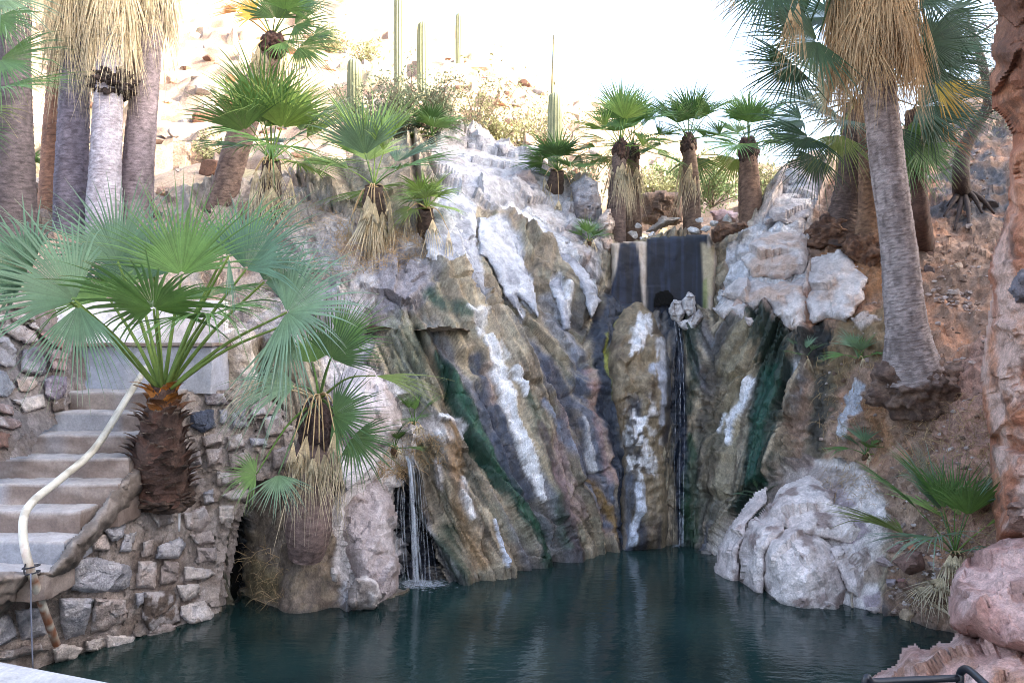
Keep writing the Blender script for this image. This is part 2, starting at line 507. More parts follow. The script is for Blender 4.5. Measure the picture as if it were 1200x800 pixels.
# -- relief
dra = np.abs(2 * fbm(P3(U / 52.0, GY / 520.0), 2, 71) - 1) * 2.2
dra2 = np.abs(2 * fbm(P3(U / 17.0, GY / 300.0), 2, 77) - 1) * 2.0
dra3 = np.abs(2 * fbm(P3(U / 7.5, GY / 140.0, 3.0), 2, 79) - 1) * 2.0
blot0 = fbm(P3(GX / 30, GY / 34), 4, 119)
m_slab = m_pale * (1 - m_rough)
D = m_tufa * (1 - 0.85 * m_slab) * (0.30 * np.clip(dra, 0, 1) ** 0.7 + 0.10 * np.clip(dra2, 0, 1) ** 0.8 + 0.05 * np.clip(dra3, 0, 1) + 0.12 * (fbm(P3(GX / 40, GY / 60), 4, 81) - 0.5) - 0.16)
f1, e1 = facet(P, 0.62, 90, 0.85, 0.4)
f2, e2 = facet(P + 5, 0.24, 95, 0.8, 0.4)
f3, e3 = facet(P + 11, 0.10, 98, 0.7, 0.3)
D += m_rough * ((0.34 - 0.14 * sstep(12.4, 13.4, Yd)) * f1 + 0.34 * f2 * sstep(13.2, 12.0, Yd) + 0.16 * f3 * sstep(13.2, 12.0, Yd) + 0.08 * (fbm(P * 5, 4, 83) - 0.5))
f4, e4 = facet(P * np.array([1, 1, 1.3]), 0.75, 101, 0.45, 0.15)
_, ce = facet(P3(U / 62.0 + 0.25 * (blot0 - .5), GY / 150.0 + 0.3 * (blot0 - .5), 0.5), 1.0, 131)
_, ce2 = facet(P3(U / 24.0, GY / 48.0 + (blot0 - .5), 2.5), 1.0, 137)
D -= m_tufa * (0.07 * sstep(0.09, 0.0, ce) + 0.03 * sstep(0.10, 0.0, ce2) * sstep(0.45, 0.6, blot0))
D += m_slab * (0.24 * f4 + 0.06 * f2 + 0.02 * f3 + 0.02)
D += m_out * (0.05 * f1 + 0.08 * f2 + 0.08 * f3 + 0.12 * (fbm(P * 2.2, 4, 84) - 0.5))
D += m_earthR * (0.26 * (fbm(P * 1.8, 5, 85) - 0.5) + 0.22 * f2 + 0.28 * f3 + 0.14 * (ridged(P * 4, 3, 86) - 0.6))
D += m_mound * (0.16 * (fbm(P * 3, 5, 87) - 0.5) + 0.05 * f3)
D += 0.05 * (fbm(P * 14, 4, 88) - 0.5) + 0.11 * (ridged(P * np.array([5, 5, 3.2]), 5, 89) - 0.6) * m_tufa
fade = sstep(0, 0.02, v) * np.ones_like(GX)

# -- colour: base rock, then every stain where it runs
s1 = fbm(P3(U / 9.0, GY / 130.0), 5, 111, 0.6)
s2 = fbm(P3(U / 4.5, GY / 110.0, 4.0), 4, 112, 0.6)
s3 = fbm(P3(U / 26.0, GY / 320.0, 9.0), 3, 113)
blot = fbm(P3(GX / 22, GY / 26), 4, 114)
fine = fbm(P3(GX / 5, GY / 6), 3, 115)
C = mixc(mixc(TAN, OLIVE, sstep(0.38, 0.62, s1)), BROWN, sstep(0.42, 0.66, blot) * 0.7)
C = mixc(C, c3(184, 168, 142), sstep(0.53, 0.68, s2) * 0.7)
C = mixc(C, BLUE * 0.85, sstep(0.52, 0.66, s3) * 0.6 * sstep(330, 420, GY))
C = mixc(C, c3(62, 54, 48), sstep(0.55, 0.68, fbm(P3(U / 5.0, GY / 120.0, 21.0), 4, 117, 0.6)) * 0.65)
R = np.full(GX.shape, 0.62)
def lay(col, m, rough=None):
    global C, R
    m = np.clip(m, 0, 1)
    C = mixc(C, col, m)
    if rough is not None:
        R = R * (1 - m) + rough * m

# rough dry rock on the left bank and along the rim
rb = mixc(mixc(c3(146, 146, 150), c3(180, 174, 174), sstep(0.35, 0.6, fbm(P * 2.2, 4, 121))), c3(150, 132, 124), sstep(0.52, 0.7, fbm(P * 3.1 + 4, 4, 122)) * 0.8)
rb = mixc(rb, PALE, sstep(0.5, 0.64, fbm(P * 1.5 + 9, 4, 123)) * 0.6)
rb = mixc(rb, c3(92, 86, 86), sstep(0.60, 0.74, fbm(P * 4 + 2, 4, 124)) * 0.7)
lay(rb, m_rough, 0.85)
lay(mixc(c3(176, 152, 134), c3(150, 130, 112), blot), m_rough * sstep(420, 240, GX) * sstep(420, 330, GY) * 0.75)
lay(PALE, inside(GX, GY, [(505, 170), (540, 150), (580, 162), (612, 182), (600, 235), (565, 240), (540, 222), (520, 200)], 8, 6, 131) * 0.4)
lay(c3(214, 208, 208), inside(GX, GY, ROUGH_POLYS[2], 3, 3, 42) * sstep(0.34, 0.5, fbm(P * 2.4, 4, 132)))
lay(c3(132, 128, 136), inside(GX, GY, [(440, 300), (470, 292), (510, 310), (505, 345), (470, 375), (440, 360)], 6, 5, 133) * 0.85)
lay(mixc(c3(206, 192, 186), c3(180, 160, 152), sstep(0.4, 0.6, fbm(P * 2.2 + 1, 4, 139))), inside(GX, GY, [(838, 350), (852, 290), (895, 240), (925, 200), (968, 208), (966, 300), (1000, 340), (990, 385), (930, 398), (880, 382)], 6, 6, 138) * 0.9)
# right bank
eb = mixc(mixc(REDEARTH, c3(140, 116, 100), sstep(0.35, 0.6, fbm(P * 2, 4, 141))), c3(178, 150, 130), sstep(0.52, 0.68, fbm(P * 3 + 7, 4, 142)) * 0.8)
eb = mixc(eb, c3(112, 92, 80), sstep(0.56, 0.7, fbm(P * 5, 4, 143)) * 0.6)
lay(eb, m_earthR, 0.9)
lay(ORANGE, inside(GX, GY, [(965, 300), (1000, 290), (1040, 310), (1045, 350), (1010, 345), (975, 330)], 8, 6, 144) * 0.8)
lay(ORANGE * 0.9, inside(GX, GY, [(1010, 470), (1040, 470), (1045, 520), (1025, 545), (1015, 510)], 6, 5, 145) * 0.7)
lay(c3(104, 100, 100), inside(GX, GY, [(1085, 150), (1150, 130), (1180, 150), (1185, 255), (1120, 270), (1090, 250)], 6, 6, 146) * sstep(0.3, 0.55, fbm(P * 4, 4, 147)))
lay(c3(176, 140, 126), inside(GX, GY, [(1085, 560), (1100, 470), (1150, 400), (1235, 400), (1235, 660), (1140, 650)], 12, 7, 148) * 0.7)
lay(c3(150, 118, 104), inside(GX, GY, [(945, 345), (950, 380), (985, 340), (1015, 330), (1005, 375), (965, 345)], 4, 4, 149) * 0.8)
lay(c3(120, 104, 76), inside(GX, GY, [(985, 375), (1040, 360), (1045, 410), (1000, 440), (960, 470), (950, 420)], 6, 5, 150) * 0.75)
lay(c3(96, 92, 78), inside(GX, GY, [(958, 440), (985, 430), (975, 490), (965, 540), (940, 540), (950, 480)], 5, 5, 151) * 0.8)
# white outcrop
ob = mixc(c3(204, 192, 190), c3(222, 212, 208), sstep(0.38, 0.58, fbm(P * 2.6, 4, 152)))
ob = mixc(ob, c3(158, 142, 148), sstep(0.54, 0.68, fbm(P * 3.5 + 3, 5, 153)) * 0.9)
ob = mixc(ob, c3(150, 128, 108), sstep(0.60, 0.72, fbm(P * 2.0 + 8, 4, 154)) * 0.8)
lay(ob, m_out, 0.8)
lay(c3(132, 116, 100), inside(GX, GY, [(838, 668), (850, 640), (872, 640), (868, 690), (850, 690)], 4, 3, 155) * 0.85)
lay(c3(128, 112, 98), inside(GX, GY, [(985, 655), (1000, 660), (1005, 700), (985, 690)], 3, 3, 156) * 0.8)
lay(c3(134, 118, 108), inside(GX, GY, [(905, 552), (940, 540), (990, 548), (1015, 560), (960, 580), (925, 590), (910, 600)], 6, 6, 157) * 0.6)
# mound under the leaning palm
mb_ = mixc(mixc(EARTH, c3(96, 84, 74), sstep(0.4, 0.6, fbm(P * 4, 4, 158))), c3(132, 118, 102), sstep(0.55, 0.68, fbm(P * 7, 4, 159)))
lay(mb_, m_mound, 0.9)
lay(c3(124, 112, 76), m_mound * inside(GX, GY, [(285, 680), (300, 650), (325, 670), (320, 700), (290, 700)], 8, 5, 160) * 0.6)
# pale slabs of bare rock
pb = mixc(c3(176, 180, 190), c3(206, 207, 212), sstep(0.38, 0.6, fbm(P * 1.6 + 3, 4, 160)))
pb = mixc(pb, c3(140, 142, 152), sstep(0.56, 0.7, fbm(P * 2.5, 5, 161)) * 0.8)
pb = mixc(pb, c3(198, 176, 160), sstep(0.58, 0.72, fbm(P * 1.7 + 6, 4, 162)) * sstep(800, 860, GX) * 0.7)
lay(pb, m_pale * 0.92, 0.75)
# the wet runs and growths
ST = [
    (c3(112, 116, 96), 0.7, 0.6, [(468, 385, 20), (480, 430, 22), (490, 470, 16)]),
    (DKGREEN, 0.4, 0.7, [(488, 384, 5), (492, 410, 6), (494, 440, 5)]),
    (GREEN, 0.4, 0.9, [(505, 345, 8), (520, 362, 7), (545, 372, 5)]),
    (c3(38, 72, 60), 0.35, 0.99, [(512, 416, 5), (528, 450, 9), (548, 490, 12), (575, 540, 13), (600, 585, 9), (628, 635, 7), (630, 660, 6)]),
    (c3(58, 104, 82), 0.4, 0.7, [(530, 440, 3), (545, 480, 4), (585, 555, 5), (620, 620, 3)]),
    (c3(70, 70, 62), 0.4, 0.75, [(520, 490, 8), (545, 540, 9), (565, 590, 4)]),
    (c3(76, 84, 104), 0.4, 0.9, [(556, 420, 6), (564, 460, 9), (580, 505, 13), (596, 545, 14), (612, 580, 8)]),
    (c3(172, 150, 140), 0.6, 0.5, [(568, 430, 5), (574, 470, 7)]),
    (GREEN, 0.4, 0.8, [(603, 468, 4), (616, 490, 7), (626, 520, 6), (640, 600, 6), (650, 640, 5)]),
    (PURPLE, 0.45, 0.75, [(618, 505, 4), (630, 540, 9), (640, 570, 8), (650, 620, 6), (658, 645, 5)]),
    (MAUVE, 0.6, 0.7, [(640, 430, 8), (652, 470, 8), (645, 560, 12), (660, 600, 10)]),
    (c3(144, 118, 118), 0.6, 0.4, [(660, 520, 7), (690, 570, 8), (705, 620, 8)]),
    (c3(118, 126, 144), 0.4, 0.8, [(625, 480, 4), (650, 515, 5), (675, 545, 6), (690, 590, 5)]),
    (c3(72, 78, 94), 0.4, 0.85, [(640, 425, 9), (655, 470, 11), (668, 520, 6), (684, 560, 7)]),
    (c3(90, 98, 116), 0.4, 0.9, [(674, 420, 9), (678, 470, 13), (688, 520, 14), (695, 555, 12), (704, 610, 8)]),
    (c3(136, 140, 152), 0.5, 0.6, [(640, 350, 8), (655, 385, 11), (670, 412, 12)]), (c3(110, 118, 138), 0.5, 0.6, [(600, 380, 10), (625, 420, 12), (640, 460, 8)]),
    (c3(176, 140, 136), 0.6, 0.4, [(690, 440, 8), (700, 500, 9), (712, 560, 8)]),
    (OCHRE, 0.5, 0.8, [(684, 560, 4), (700, 590, 6), (712, 615, 6), (720, 640, 5)]),
    (c3(56, 50, 48), 0.4, 0.7, [(668, 560, 4), (680, 590, 4), (692, 620, 3)]),
    (c3(56, 66, 84), 0.3, 0.95, [(728, 350, 18), (712, 375, 12), (703, 410, 9), (706, 460, 9), (714, 510, 11), (722, 570, 10), (726, 640, 9)]),
    (c3(70, 74, 84), 0.4, 0.6, [(690, 350, 10), (676, 372, 10), (690, 390, 8)]),
    (c3(160, 160, 70), 0.6, 0.7, [(708, 395, 2), (708, 430, 2), (716, 470, 2)]),
    (c3(40, 48, 62), 0.25, 1.0, [(778, 345, 18), (790, 380, 17), (793, 430, 15), (798, 500, 14), (801, 560, 13), (801, 640, 12)]),
    (c3(34, 42, 62), 0.2, 0.9, [(794, 420, 6), (799, 500, 7), (800, 640, 6)]),
    (DKGREEN, 0.35, 0.9, [(808, 385, 14), (814, 430, 10), (812, 480, 8)]),
    (c3(44, 76, 54), 0.35, 0.9, [(812, 515, 5), (814, 560, 9), (814, 600, 10), (812, 640, 8)]),
    (c3(84, 76, 60), 0.55, 0.7, [(870, 395, 18), (850, 450, 14), (840, 520, 14), (832, 600, 10)]),
    (c3(60, 58, 56), 0.45, 0.6, [(850, 410, 7), (836, 440, 8), (828, 500, 6), (822, 560, 5)]),
    (c3(150, 140, 116), 0.6, 0.55, [(880, 395, 12), (868, 430, 14), (860, 520, 6), (850, 580, 7)]),
    (DKGREEN, 0.35, 0.95, [(888, 372, 12), (905, 392, 20), (910, 430, 18), (903, 480, 19), (895, 540, 19), (880, 600, 16)]),
    (c3(40, 84, 70), 0.35, 0.95, [(905, 440, 12), (898, 500, 11), (892, 560, 10)]),
    (c3(40, 46, 48), 0.35, 0.95, [(960, 372, 5), (962, 395, 14), (950, 412, 18)]),
    (c3(52, 58, 50), 0.4, 0.7, [(930, 395, 8), (918, 405, 10)]),
    (c3(60, 60, 58), 0.5, 0.75, [(965, 440, 8), (962, 480, 9), (956, 520, 6)]),
    (WHITE, 0.6, 1.0, [(566, 402, 5), (574, 420, 8), (580, 450, 9), (587, 474, 8), (596, 502, 6), (606, 530, 6), (616, 560, 4), (624, 588, 2)]),
    (WHITE, 0.6, 0.95, [(590, 440, 3), (600, 458, 3), (602, 472, 2)]),
    (WHITE, 0.6, 0.9, [(556, 375, 6), (558, 395, 5)]), (WHITE, 0.6, 0.8, [(543, 366, 3), (552, 374, 3)]),
    (WHITE, 0.6, 1.0, [(882, 450, 7), (874, 474, 9), (863, 496, 7), (858, 522, 3)]), (WHITE, 0.6, 0.9, [(854, 488, 3), (848, 508, 3)]),
    (WHITE, 0.6, 0.9, [(664, 340, 4), (668, 380, 3)]),
    (WHITE, 0.6, 1.0, [(516, 488, 4), (532, 488, 5), (542, 500, 4), (543, 512, 3)]), (WHITE, 0.6, 0.9, [(518, 510, 8), (524, 512, 7)]),
    (c3(214, 208, 208), 0.6, 0.9, [(512, 540, 4), (518, 570, 4)]), (WHITE, 0.6, 0.9, [(543, 560, 3), (546, 590, 4), (552, 606, 2)]),
    (c3(200, 206, 222), 0.5, 0.95, [(576, 610, 2), (580, 630, 3), (584, 665, 2)]),
    (WHITE, 0.6, 0.9, [(677, 492, 1.5), (682, 516, 2), (688, 545, 4), (690, 552, 3)]),
    (c3(146, 114, 78), 0.6, 0.5, [(530, 500, 8), (534, 540, 8), (540, 600, 7), (560, 660, 9)]),
    (c3(36, 62, 44), 0.5, 0.8, [(528, 620, 7), (530, 650, 9), (540, 676, 9)]),
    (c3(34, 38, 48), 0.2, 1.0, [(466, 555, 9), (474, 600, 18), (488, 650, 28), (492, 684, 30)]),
    (c3(70, 58, 48), 0.35, 0.7, [(500, 560, 12), (514, 600, 12)]),
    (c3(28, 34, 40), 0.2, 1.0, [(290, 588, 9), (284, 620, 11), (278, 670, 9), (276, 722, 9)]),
    (c3(72, 72, 58), 0.35, 0.7, [(262, 600, 10), (260, 660, 9), (262, 720, 8)]),
    (c3(40, 66, 54), 0.4, 0.9, [(325, 400, 5), (312, 430, 6), (304, 450, 5)]), (c3(150, 132, 112), 0.7, 0.8, [(305, 398, 6), (298, 430, 6)]),
]
for k, (col, rg, stren, line) in enumerate(ST):
    xs = [q[0] for q in line]; ys = [q[1] for q in line]; wm = max(q[2] for q in line) * 2.4 + 8
    c0 = max(0, int((min(xs) - wm + 60) / GS)); c1 = min(GX.shape[1], int((max(xs) + wm + 60) / GS) + 1)
    stren = stren ** 0.6
    if col.mean() < 0.12: col = col * 0.72
    m = np.zeros(GX.shape)
    m[:, c0:c1] = stroke(GX[:, c0:c1], GY[:, c0:c1], line, 0.42, 0.34 if stren > 0.94 else 0.6, 200 + k * 3) * stren
    lay(col, m, rg)
    if col.mean() > 0.5: D = D + 0.04 * m * (0.5 + fine)
# speckled mineral crust on the white streaks, wet band at the water's edge
lay(C * 0.45, sstep(7, 1, WLg - GY + (fine - 0.5) * 8) * 0.8, 0.3)

P2 = Pw3 + Nn * (D * fade)[..., None]
# the plateau behind the rim
back = []
for dy, dz in ((0.25, -0.02), (0.7, -0.08), (1.6, -0.2), (3.2, -0.4), (6, -0.8)):
    q = P2[-1].copy(); q[:, 1] += dy; q[:, 0] *= (q[:, 1] / (q[:, 1] - dy)); q[:, 2] += dz
    back.append(q)
Pall = np.concatenate([P2, np.stack(back)], 0)
Call = np.concatenate([np.concatenate([C, R[..., None]], -1), np.repeat(np.concatenate([C[-1:], R[-1:][..., None]], -1), len(back), 0)], 0)
cliff = mk('cliff', Pall.reshape(-1, 3), gridF(Pall.shape[0], Pall.shape[1]), M_tufa, Call.reshape(-1, 4), smooth=True, sharp=42, kind='structure')

def on_cliff(px, py, lift=0.0):
    """a point on the finished cliff surface seen at this spot of the bank"""
    c = int(round((px + 60) / GS)); c = min(max(c, 0), GX.shape[1] - 1)
    r = int(np.argmin(np.abs(GY[:, c] - py)))
    return Vector((P2[r, c] + Nn[r, c] * lift).tolist())

# the banks run on past both edges of the photograph
for nm, ax, seed in (('left_bank', np.arange(-460, -50, 6.0), 171), ('right_bank', np.arange(1228, 1640, 6.0), 172)):
    AX = np.tile(ax[None, :], (150, 1)); vv = np.linspace(0, 1, 150)[:, None]
    cl = np.clip(AX, -60, 1230)
    ab = wl(cl[0])[None, :] + 26
    AY = ab + (topy(cl[0])[None, :] - ab) * vv
    Ya = DEPTH(cl, np.minimum(AY, wl(cl))) + 0.10
    AP = proj(AX, AY, Ya)
    AP[..., 2] = np.where(AY > wl(cl), -(AY - wl(cl)) * 0.022, AP[..., 2])
    a1, _ = facet(AP, 0.62, seed, .8, .4); a2, _ = facet(AP, .2, seed + 5, .8, .4)
    AP[..., 1] -= 0.3 * a1 + 0.3 * a2 + 0.2 * (fbm(AP * 1.8, 4, seed) - .5) - 0.08
    ac = mixc(mixc(REDEARTH if seed == 172 else c3(172, 156, 142), c3(146, 126, 112), sstep(.35, .6, fbm(AP * 2, 4, seed + 1))), c3(186, 168, 156), sstep(.52, .68, fbm(AP * 3, 4, seed + 2)) * .8)
    tl = []
    for dy in (0.7, 3.2, 8):
        q = AP[-1].copy(); q[:, 0] *= (q[:, 1] + dy) / q[:, 1]; q[:, 1] += dy; tl.append(q)
    AP = np.concatenate([AP, np.stack(tl)]); ac = np.concatenate([ac, np.repeat(ac[-1:], 3, 0)])
    mk(nm, AP.reshape(-1, 3), gridF(*AP.shape[:2]), M_earth, ac.reshape(-1, 3), sharp=42, kind='structure')

# ---------------------------------------------------------------- outcrops and stones
def rock(name, outline, depth, thick=0.35, res=2.5, rim=None, f=((0.5, 0.3), (0.2, 0.3), (0.08, 0.2)), rough=0.05, warp=3.0, seed=1, col=None, mat=None, parent=None, sharp=38, label=None, cat='rock', group=None, kind=None, dome=1.0):
    """a solid stone: an outline at its own distance, bulged to the front and the back, broken into facets"""
    o = np.array(outline, float)
    x0, y0 = o.min(0) - 3; x1, y1 = o.max(0) + 3
    rim = rim or 0.42 * min(x1 - x0, y1 - y0)
    xs = np.arange(x0, x1 + res, res); ys = np.arange(y1, y0 - res, -res)
    X, Yp = np.meshgrid(xs, ys)
    sd = sdist(X, Yp, outline) + (fbm(P3(X / max(8, rim * .8), Yp / max(8, rim * .8), seed), 3, seed) - 0.5) * warp * 2.4
    keep = sd > 0
    prof = np.sqrt(np.clip(1 - (1 - np.clip(sd / rim, 0, 1)) ** 2, 0, 1)) ** dome
    Yd = depth(X, Yp) if callable(depth) else np.full(X.shape, float(depth))
    Pf = proj(X, Yp, Yd + thick * (1 - prof))
    Q0 = proj(X, Yp, Yd)
    dC = np.gradient(Q0, axis=1); dR = np.gradient(Q0, axis=0)
    Nm = np.cross(dC, dR); Nm /= np.linalg.norm(Nm, axis=-1)[..., None] + 1e-9
    Dd = rough * 2 * (fbm(Q0 * 6 + seed, 4, seed + 2) - 0.5)
    for k, (sc, am) in enumerate(f):
        ff, _ = facet(Q0 + seed * 1.7, sc, seed * 7 + k * 31, 0.8, 0.4)
        Dd = Dd + am * ff
    Pf = Pf + Nm * (Dd * (0.1 + 0.9 * prof))[..., None]
    Pb = proj(X, Yp, Yd + thick * (1 + 0.8 * prof))
    nr_, nc_ = X.shape
    Fq = gridF(nr_, nc_)
    kq = keep.ravel()[Fq].all(1)
    Fq = Fq[kq]
    used = np.unique(Fq)
    if len(used) < 4:
        return None
    mp = np.full(nr_ * nc_, -1); mp[used] = np.arange(len(used)); n = len(used)
    Ff = mp[Fq]
    V = np.concatenate([Pf.reshape(-1, 3)[used], Pb.reshape(-1, 3)[used]])
    E = {}
    for q in Ff.tolist():
        for a, b in zip(q, q[1:] + q[:1]):
            if (b, a) in E: del E[(b, a)]
            else: E[(a, b)] = 1
    side = [[b, a, a + n, b + n] for (a, b) in E]
    F = Ff.tolist() + (Ff[:, ::-1] + n).tolist() + side
    Cc = col(Pf.reshape(-1, 3)[used], X.ravel()[used], Yp.ravel()[used]) if callable(col) else np.tile(col, (n, 1))
    Cc = np.concatenate([Cc, Cc])
    ob = mk(name, V, F, mat or M_rock, Cc, parent, sharp=sharp, kind=kind)
    if label:
        tag(ob, label, cat, group)
    return ob

def stone_col(a, b, c=None, s=3.0, seed=0, k=0.6):
    def fn(Pv, X, Yp):
        q = mixc(a, b, sstep(0.36, 0.62, fbm(Pv * s + seed, 4, seed)))
        if c is not None:
            q = mixc(q, c, sstep(0.54, 0.68, fbm(Pv * s * 1.6 + seed + 3, 4, seed + 5)) * k)
        return np.c_[q, np.full(len(q), 0.8)]
    return fn

OC = stone_col(c3(230, 218, 214), c3(208, 194, 190), c3(152, 132, 126), 2.6, 23, 0.9)
OCP = TPS([(838, 668, 9.45), (870, 684, 9.05), (930, 714, 8.25), (985, 716, 8.2), (905, 650, 8.55), (985, 640, 8.5), (900, 590, 9.35), (950, 552, 9.65), (1036, 600, 9.15), (1030, 690, 8.25), (885, 575, 9.8), (838, 640, 9.6)])
for k, (ol, th, lab) in enumerate([
    ([(890, 655), (902, 630), (932, 616), (962, 622), (986, 648), (992, 688), (986, 722), (930, 724), (898, 710)], .34, 'big rounded white bulge of the outcrop standing in the pool on the right'),
    ([(866, 645), (878, 612), (903, 590), (926, 598), (918, 624), (898, 652), (896, 698), (880, 700), (866, 686)], .26, 'upright white block left of the big white bulge'),
    ([(834, 672), (840, 640), (858, 610), (884, 576), (902, 566), (897, 590), (876, 614), (868, 648), (867, 694), (848, 694)], .26, 'narrow white rib at the left edge of the white outcrop'),
    ([(898, 606), (914, 572), (950, 552), (1000, 558), (1036, 588), (1042, 626), (1010, 642), (962, 632), (922, 622)], .32, 'broad pinkish white hump on top of the white outcrop'),
    ([(972, 642), (1008, 632), (1040, 640), (1048, 664), (1022, 674), (1008, 704), (992, 694)], .22, 'cracked pale block right of the big white bulge')]):
    rock('rock_outcrop', ol, OCP, th, 1.8, None, f=((0.5, 0.24), (0.2, 0.17), (0.06, 0.10)), rough=0.06, warp=2.6, dome=0.9, seed=220 + k, col=OC, label=lab, cat='rock', group='blocks of the white outcrop')
SC_ = stone_col(c3(218, 210, 208), c3(192, 184, 184), c3(196, 170, 154), 1.8, 27, 0.8)
for k, (ol, lab) in enumerate([
    ([(866, 302), (884, 276), (920, 262), (950, 268), (948, 318), (920, 330), (880, 324)], 'pale grey slab, middle one of the right side slabs beside the dark wall'),
    ([(843, 346), (866, 324), (905, 329), (946, 322), (946, 376), (930, 395), (914, 375), (896, 353), (884, 362)], 'largest pale slab with a pointed lower edge above the dark green streak'),
    ([(834, 362), (850, 347), (874, 352), (889, 380), (876, 386), (858, 368), (846, 374)], 'small pale slab hanging at the lower left of the largest slab'),
    ([(893, 264), (908, 230), (934, 210), (964, 214), (954, 252), (925, 264)], 'uppermost pale slab below the dark root ball'),
    ([(950, 304), (984, 292), (1016, 318), (1014, 350), (993, 378), (968, 372), (950, 384), (940, 350)], 'pinkish slab at the right end of the pale slabs, under the root balls')]):
    rock('rock_slab', ol, lambda X, Y_: DEPTH(X, Y_) - 0.27, 0.32, 1.8, 14, f=((0.7, 0.2), (0.28, 0.10), (0.08, 0.04)), rough=0.05, warp=3.0, seed=240 + k, col=SC_, dome=0.8, label=lab, cat='rock', group='pale slabs right of the dark wall')
SL = stone_col(c3(200, 203, 212), c3(174, 178, 190), c3(142, 144, 154), 1.9, 37, 0.8)
for k, (ol, lab) in enumerate([
    ([(500, 302), (496, 266), (517, 224), (540, 222), (557, 238), (560, 290), (570, 330), (561, 366), (546, 336), (535, 311), (519, 316)], 'left one of the two long grey slabs above the white streak, ending in a point'),
    ([(560, 254), (588, 258), (607, 284), (625, 330), (632, 376), (606, 347), (615, 380), (595, 353), (583, 326), (571, 305), (561, 298)], 'right one of the two long grey slabs, with two pointed tips'),
    ([(606, 266), (602, 240), (640, 262), (672, 300), (692, 322), (704, 352), (692, 376), (676, 334), (664, 320), (646, 292)], 'slanting pale slab running up from the left dark cleft to the rim'),
    ([(640, 330), (656, 320), (665, 350), (670, 386), (660, 388), (651, 352)], 'narrow pale slab with a white lower tip left of the dark cleft')]):
    rock('rock_slab', ol, lambda X, Y_: DEPTH(X, Y_) - 0.15, 0.22, 1.6, 9, f=((0.6, 0.12), (0.22, 0.08), (0.07, 0.05)), rough=0.03, warp=1.6, seed=270 + k, col=SL, dome=0.6, label=lab, cat='rock', group='grey slabs lying on the cliff')
# tufa mound between the two falls
def mound_col(Pv, X, Yp):
    q = mixc(mixc(c3(116, 104, 84), c3(142, 128, 106), sstep(0.36, 0.6, fbm(Pv * 2.4, 4, 5))), DKBROWN, sstep(0.53, 0.68, fbm(Pv * 3 + 2, 4, 6)) * 0.8)
    r = np.full(len(q), 0.6)
    def L(col, m, rg):
        nonlocal q, r
        q = mixc(q, col, m); r = r * (1 - m) + rg * m
    L(c3(146, 150, 76), stroke(X, Yp, [(728, 358, 4), (714, 385, 3), (708, 430, 3)], 0.6) * 0.7, 0.6)
    L(BLUEBLK, stroke(X, Yp, [(742, 470, 8), (740, 560, 16), (748, 640, 24)], 0.6) * 0.7, 0.35)
    L(c3(120, 128, 146), stroke(X, Yp, [(734, 560, 5), (736, 640, 7)], 0.6) * 0.8, 0.4)
    L(c3(150, 130, 104), stroke(X, Yp, [(728, 470, 7), (730, 560, 3), (732, 640, 3)], 0.5) * 0.7, 0.6)
    L(c3(128, 112, 90), stroke(X, Yp, [(762, 560, 5), (764, 640, 6)], 0.5) * 0.7, 0.5)
    L(WHITE, stroke(X, Yp, [(756, 372, 8), (752, 390, 10), (744, 408, 5), (738, 418, 2)], 0.7, 0.2, 5) * 0.9, 0.6)
    L(c3(200, 206, 218), stroke(X, Yp, [(774, 404, 5), (778, 420, 5), (778, 440, 4)], 1.0, 0.3, 9) * 0.8, 0.5)
    L(c3(176, 184, 202), stroke(X, Yp, [(772, 430, 7), (776, 460, 5), (776, 495, 4)], 0.7, 0.3, 15) * 0.85, 0.5)
    sp = sstep(0.47, 0.57, fbm(P3(X / 7, Yp / 11), 4, 66)) * stroke(X, Yp, [(752, 488, 16), (752, 520, 24), (756, 545, 14)], 0.8, 0.5, 12)
    L(WHITE, sp, 0.6)
    L(WHITE, stroke(X, Yp, [(738, 538, 4), (741, 548, 3)], 0.8, 0.3, 13) + 0 * X, 0.6)
    L(c3(206, 212, 226), stroke(X, Yp, [(750, 570, 5), (752, 595, 6), (744, 615, 3), (742, 636, 4)], 0.9, 0.3, 14) * 0.9, 0.4)
    L(c3(52, 58, 70), stroke(X, Yp, [(786, 400, 6), (788, 500, 6), (788, 640, 8)], 0.5) * 0.85, 0.3)
    return np.c_[q, r]
MOUND = [(735, 352), (752, 348), (768, 366), (778, 392), (786, 420), (787, 470), (786, 520), (784, 580), (784, 656), (722, 656), (722, 590), (724, 540), (718, 490), (709, 450), (708, 415), (716, 380)]
rock('tufa_mound', MOUND, TPS([(720, 400, 11.1), (780, 400, 11.3), (745, 360, 11.7), (745, 450, 10.85), (745, 520, 10.75), (722, 600, 10.6), (784, 600, 10.65), (745, 650, 10.5)]), 0.55, 1.8, 26,
     f=((0.5, 0.16), (0.2, 0.14)), rough=0.14, warp=2.5, seed=8, col=mound_col, mat=M_tufa, sharp=60, label='brown bulging tufa mound with white crust between the two dark falls', cat='rock mound')

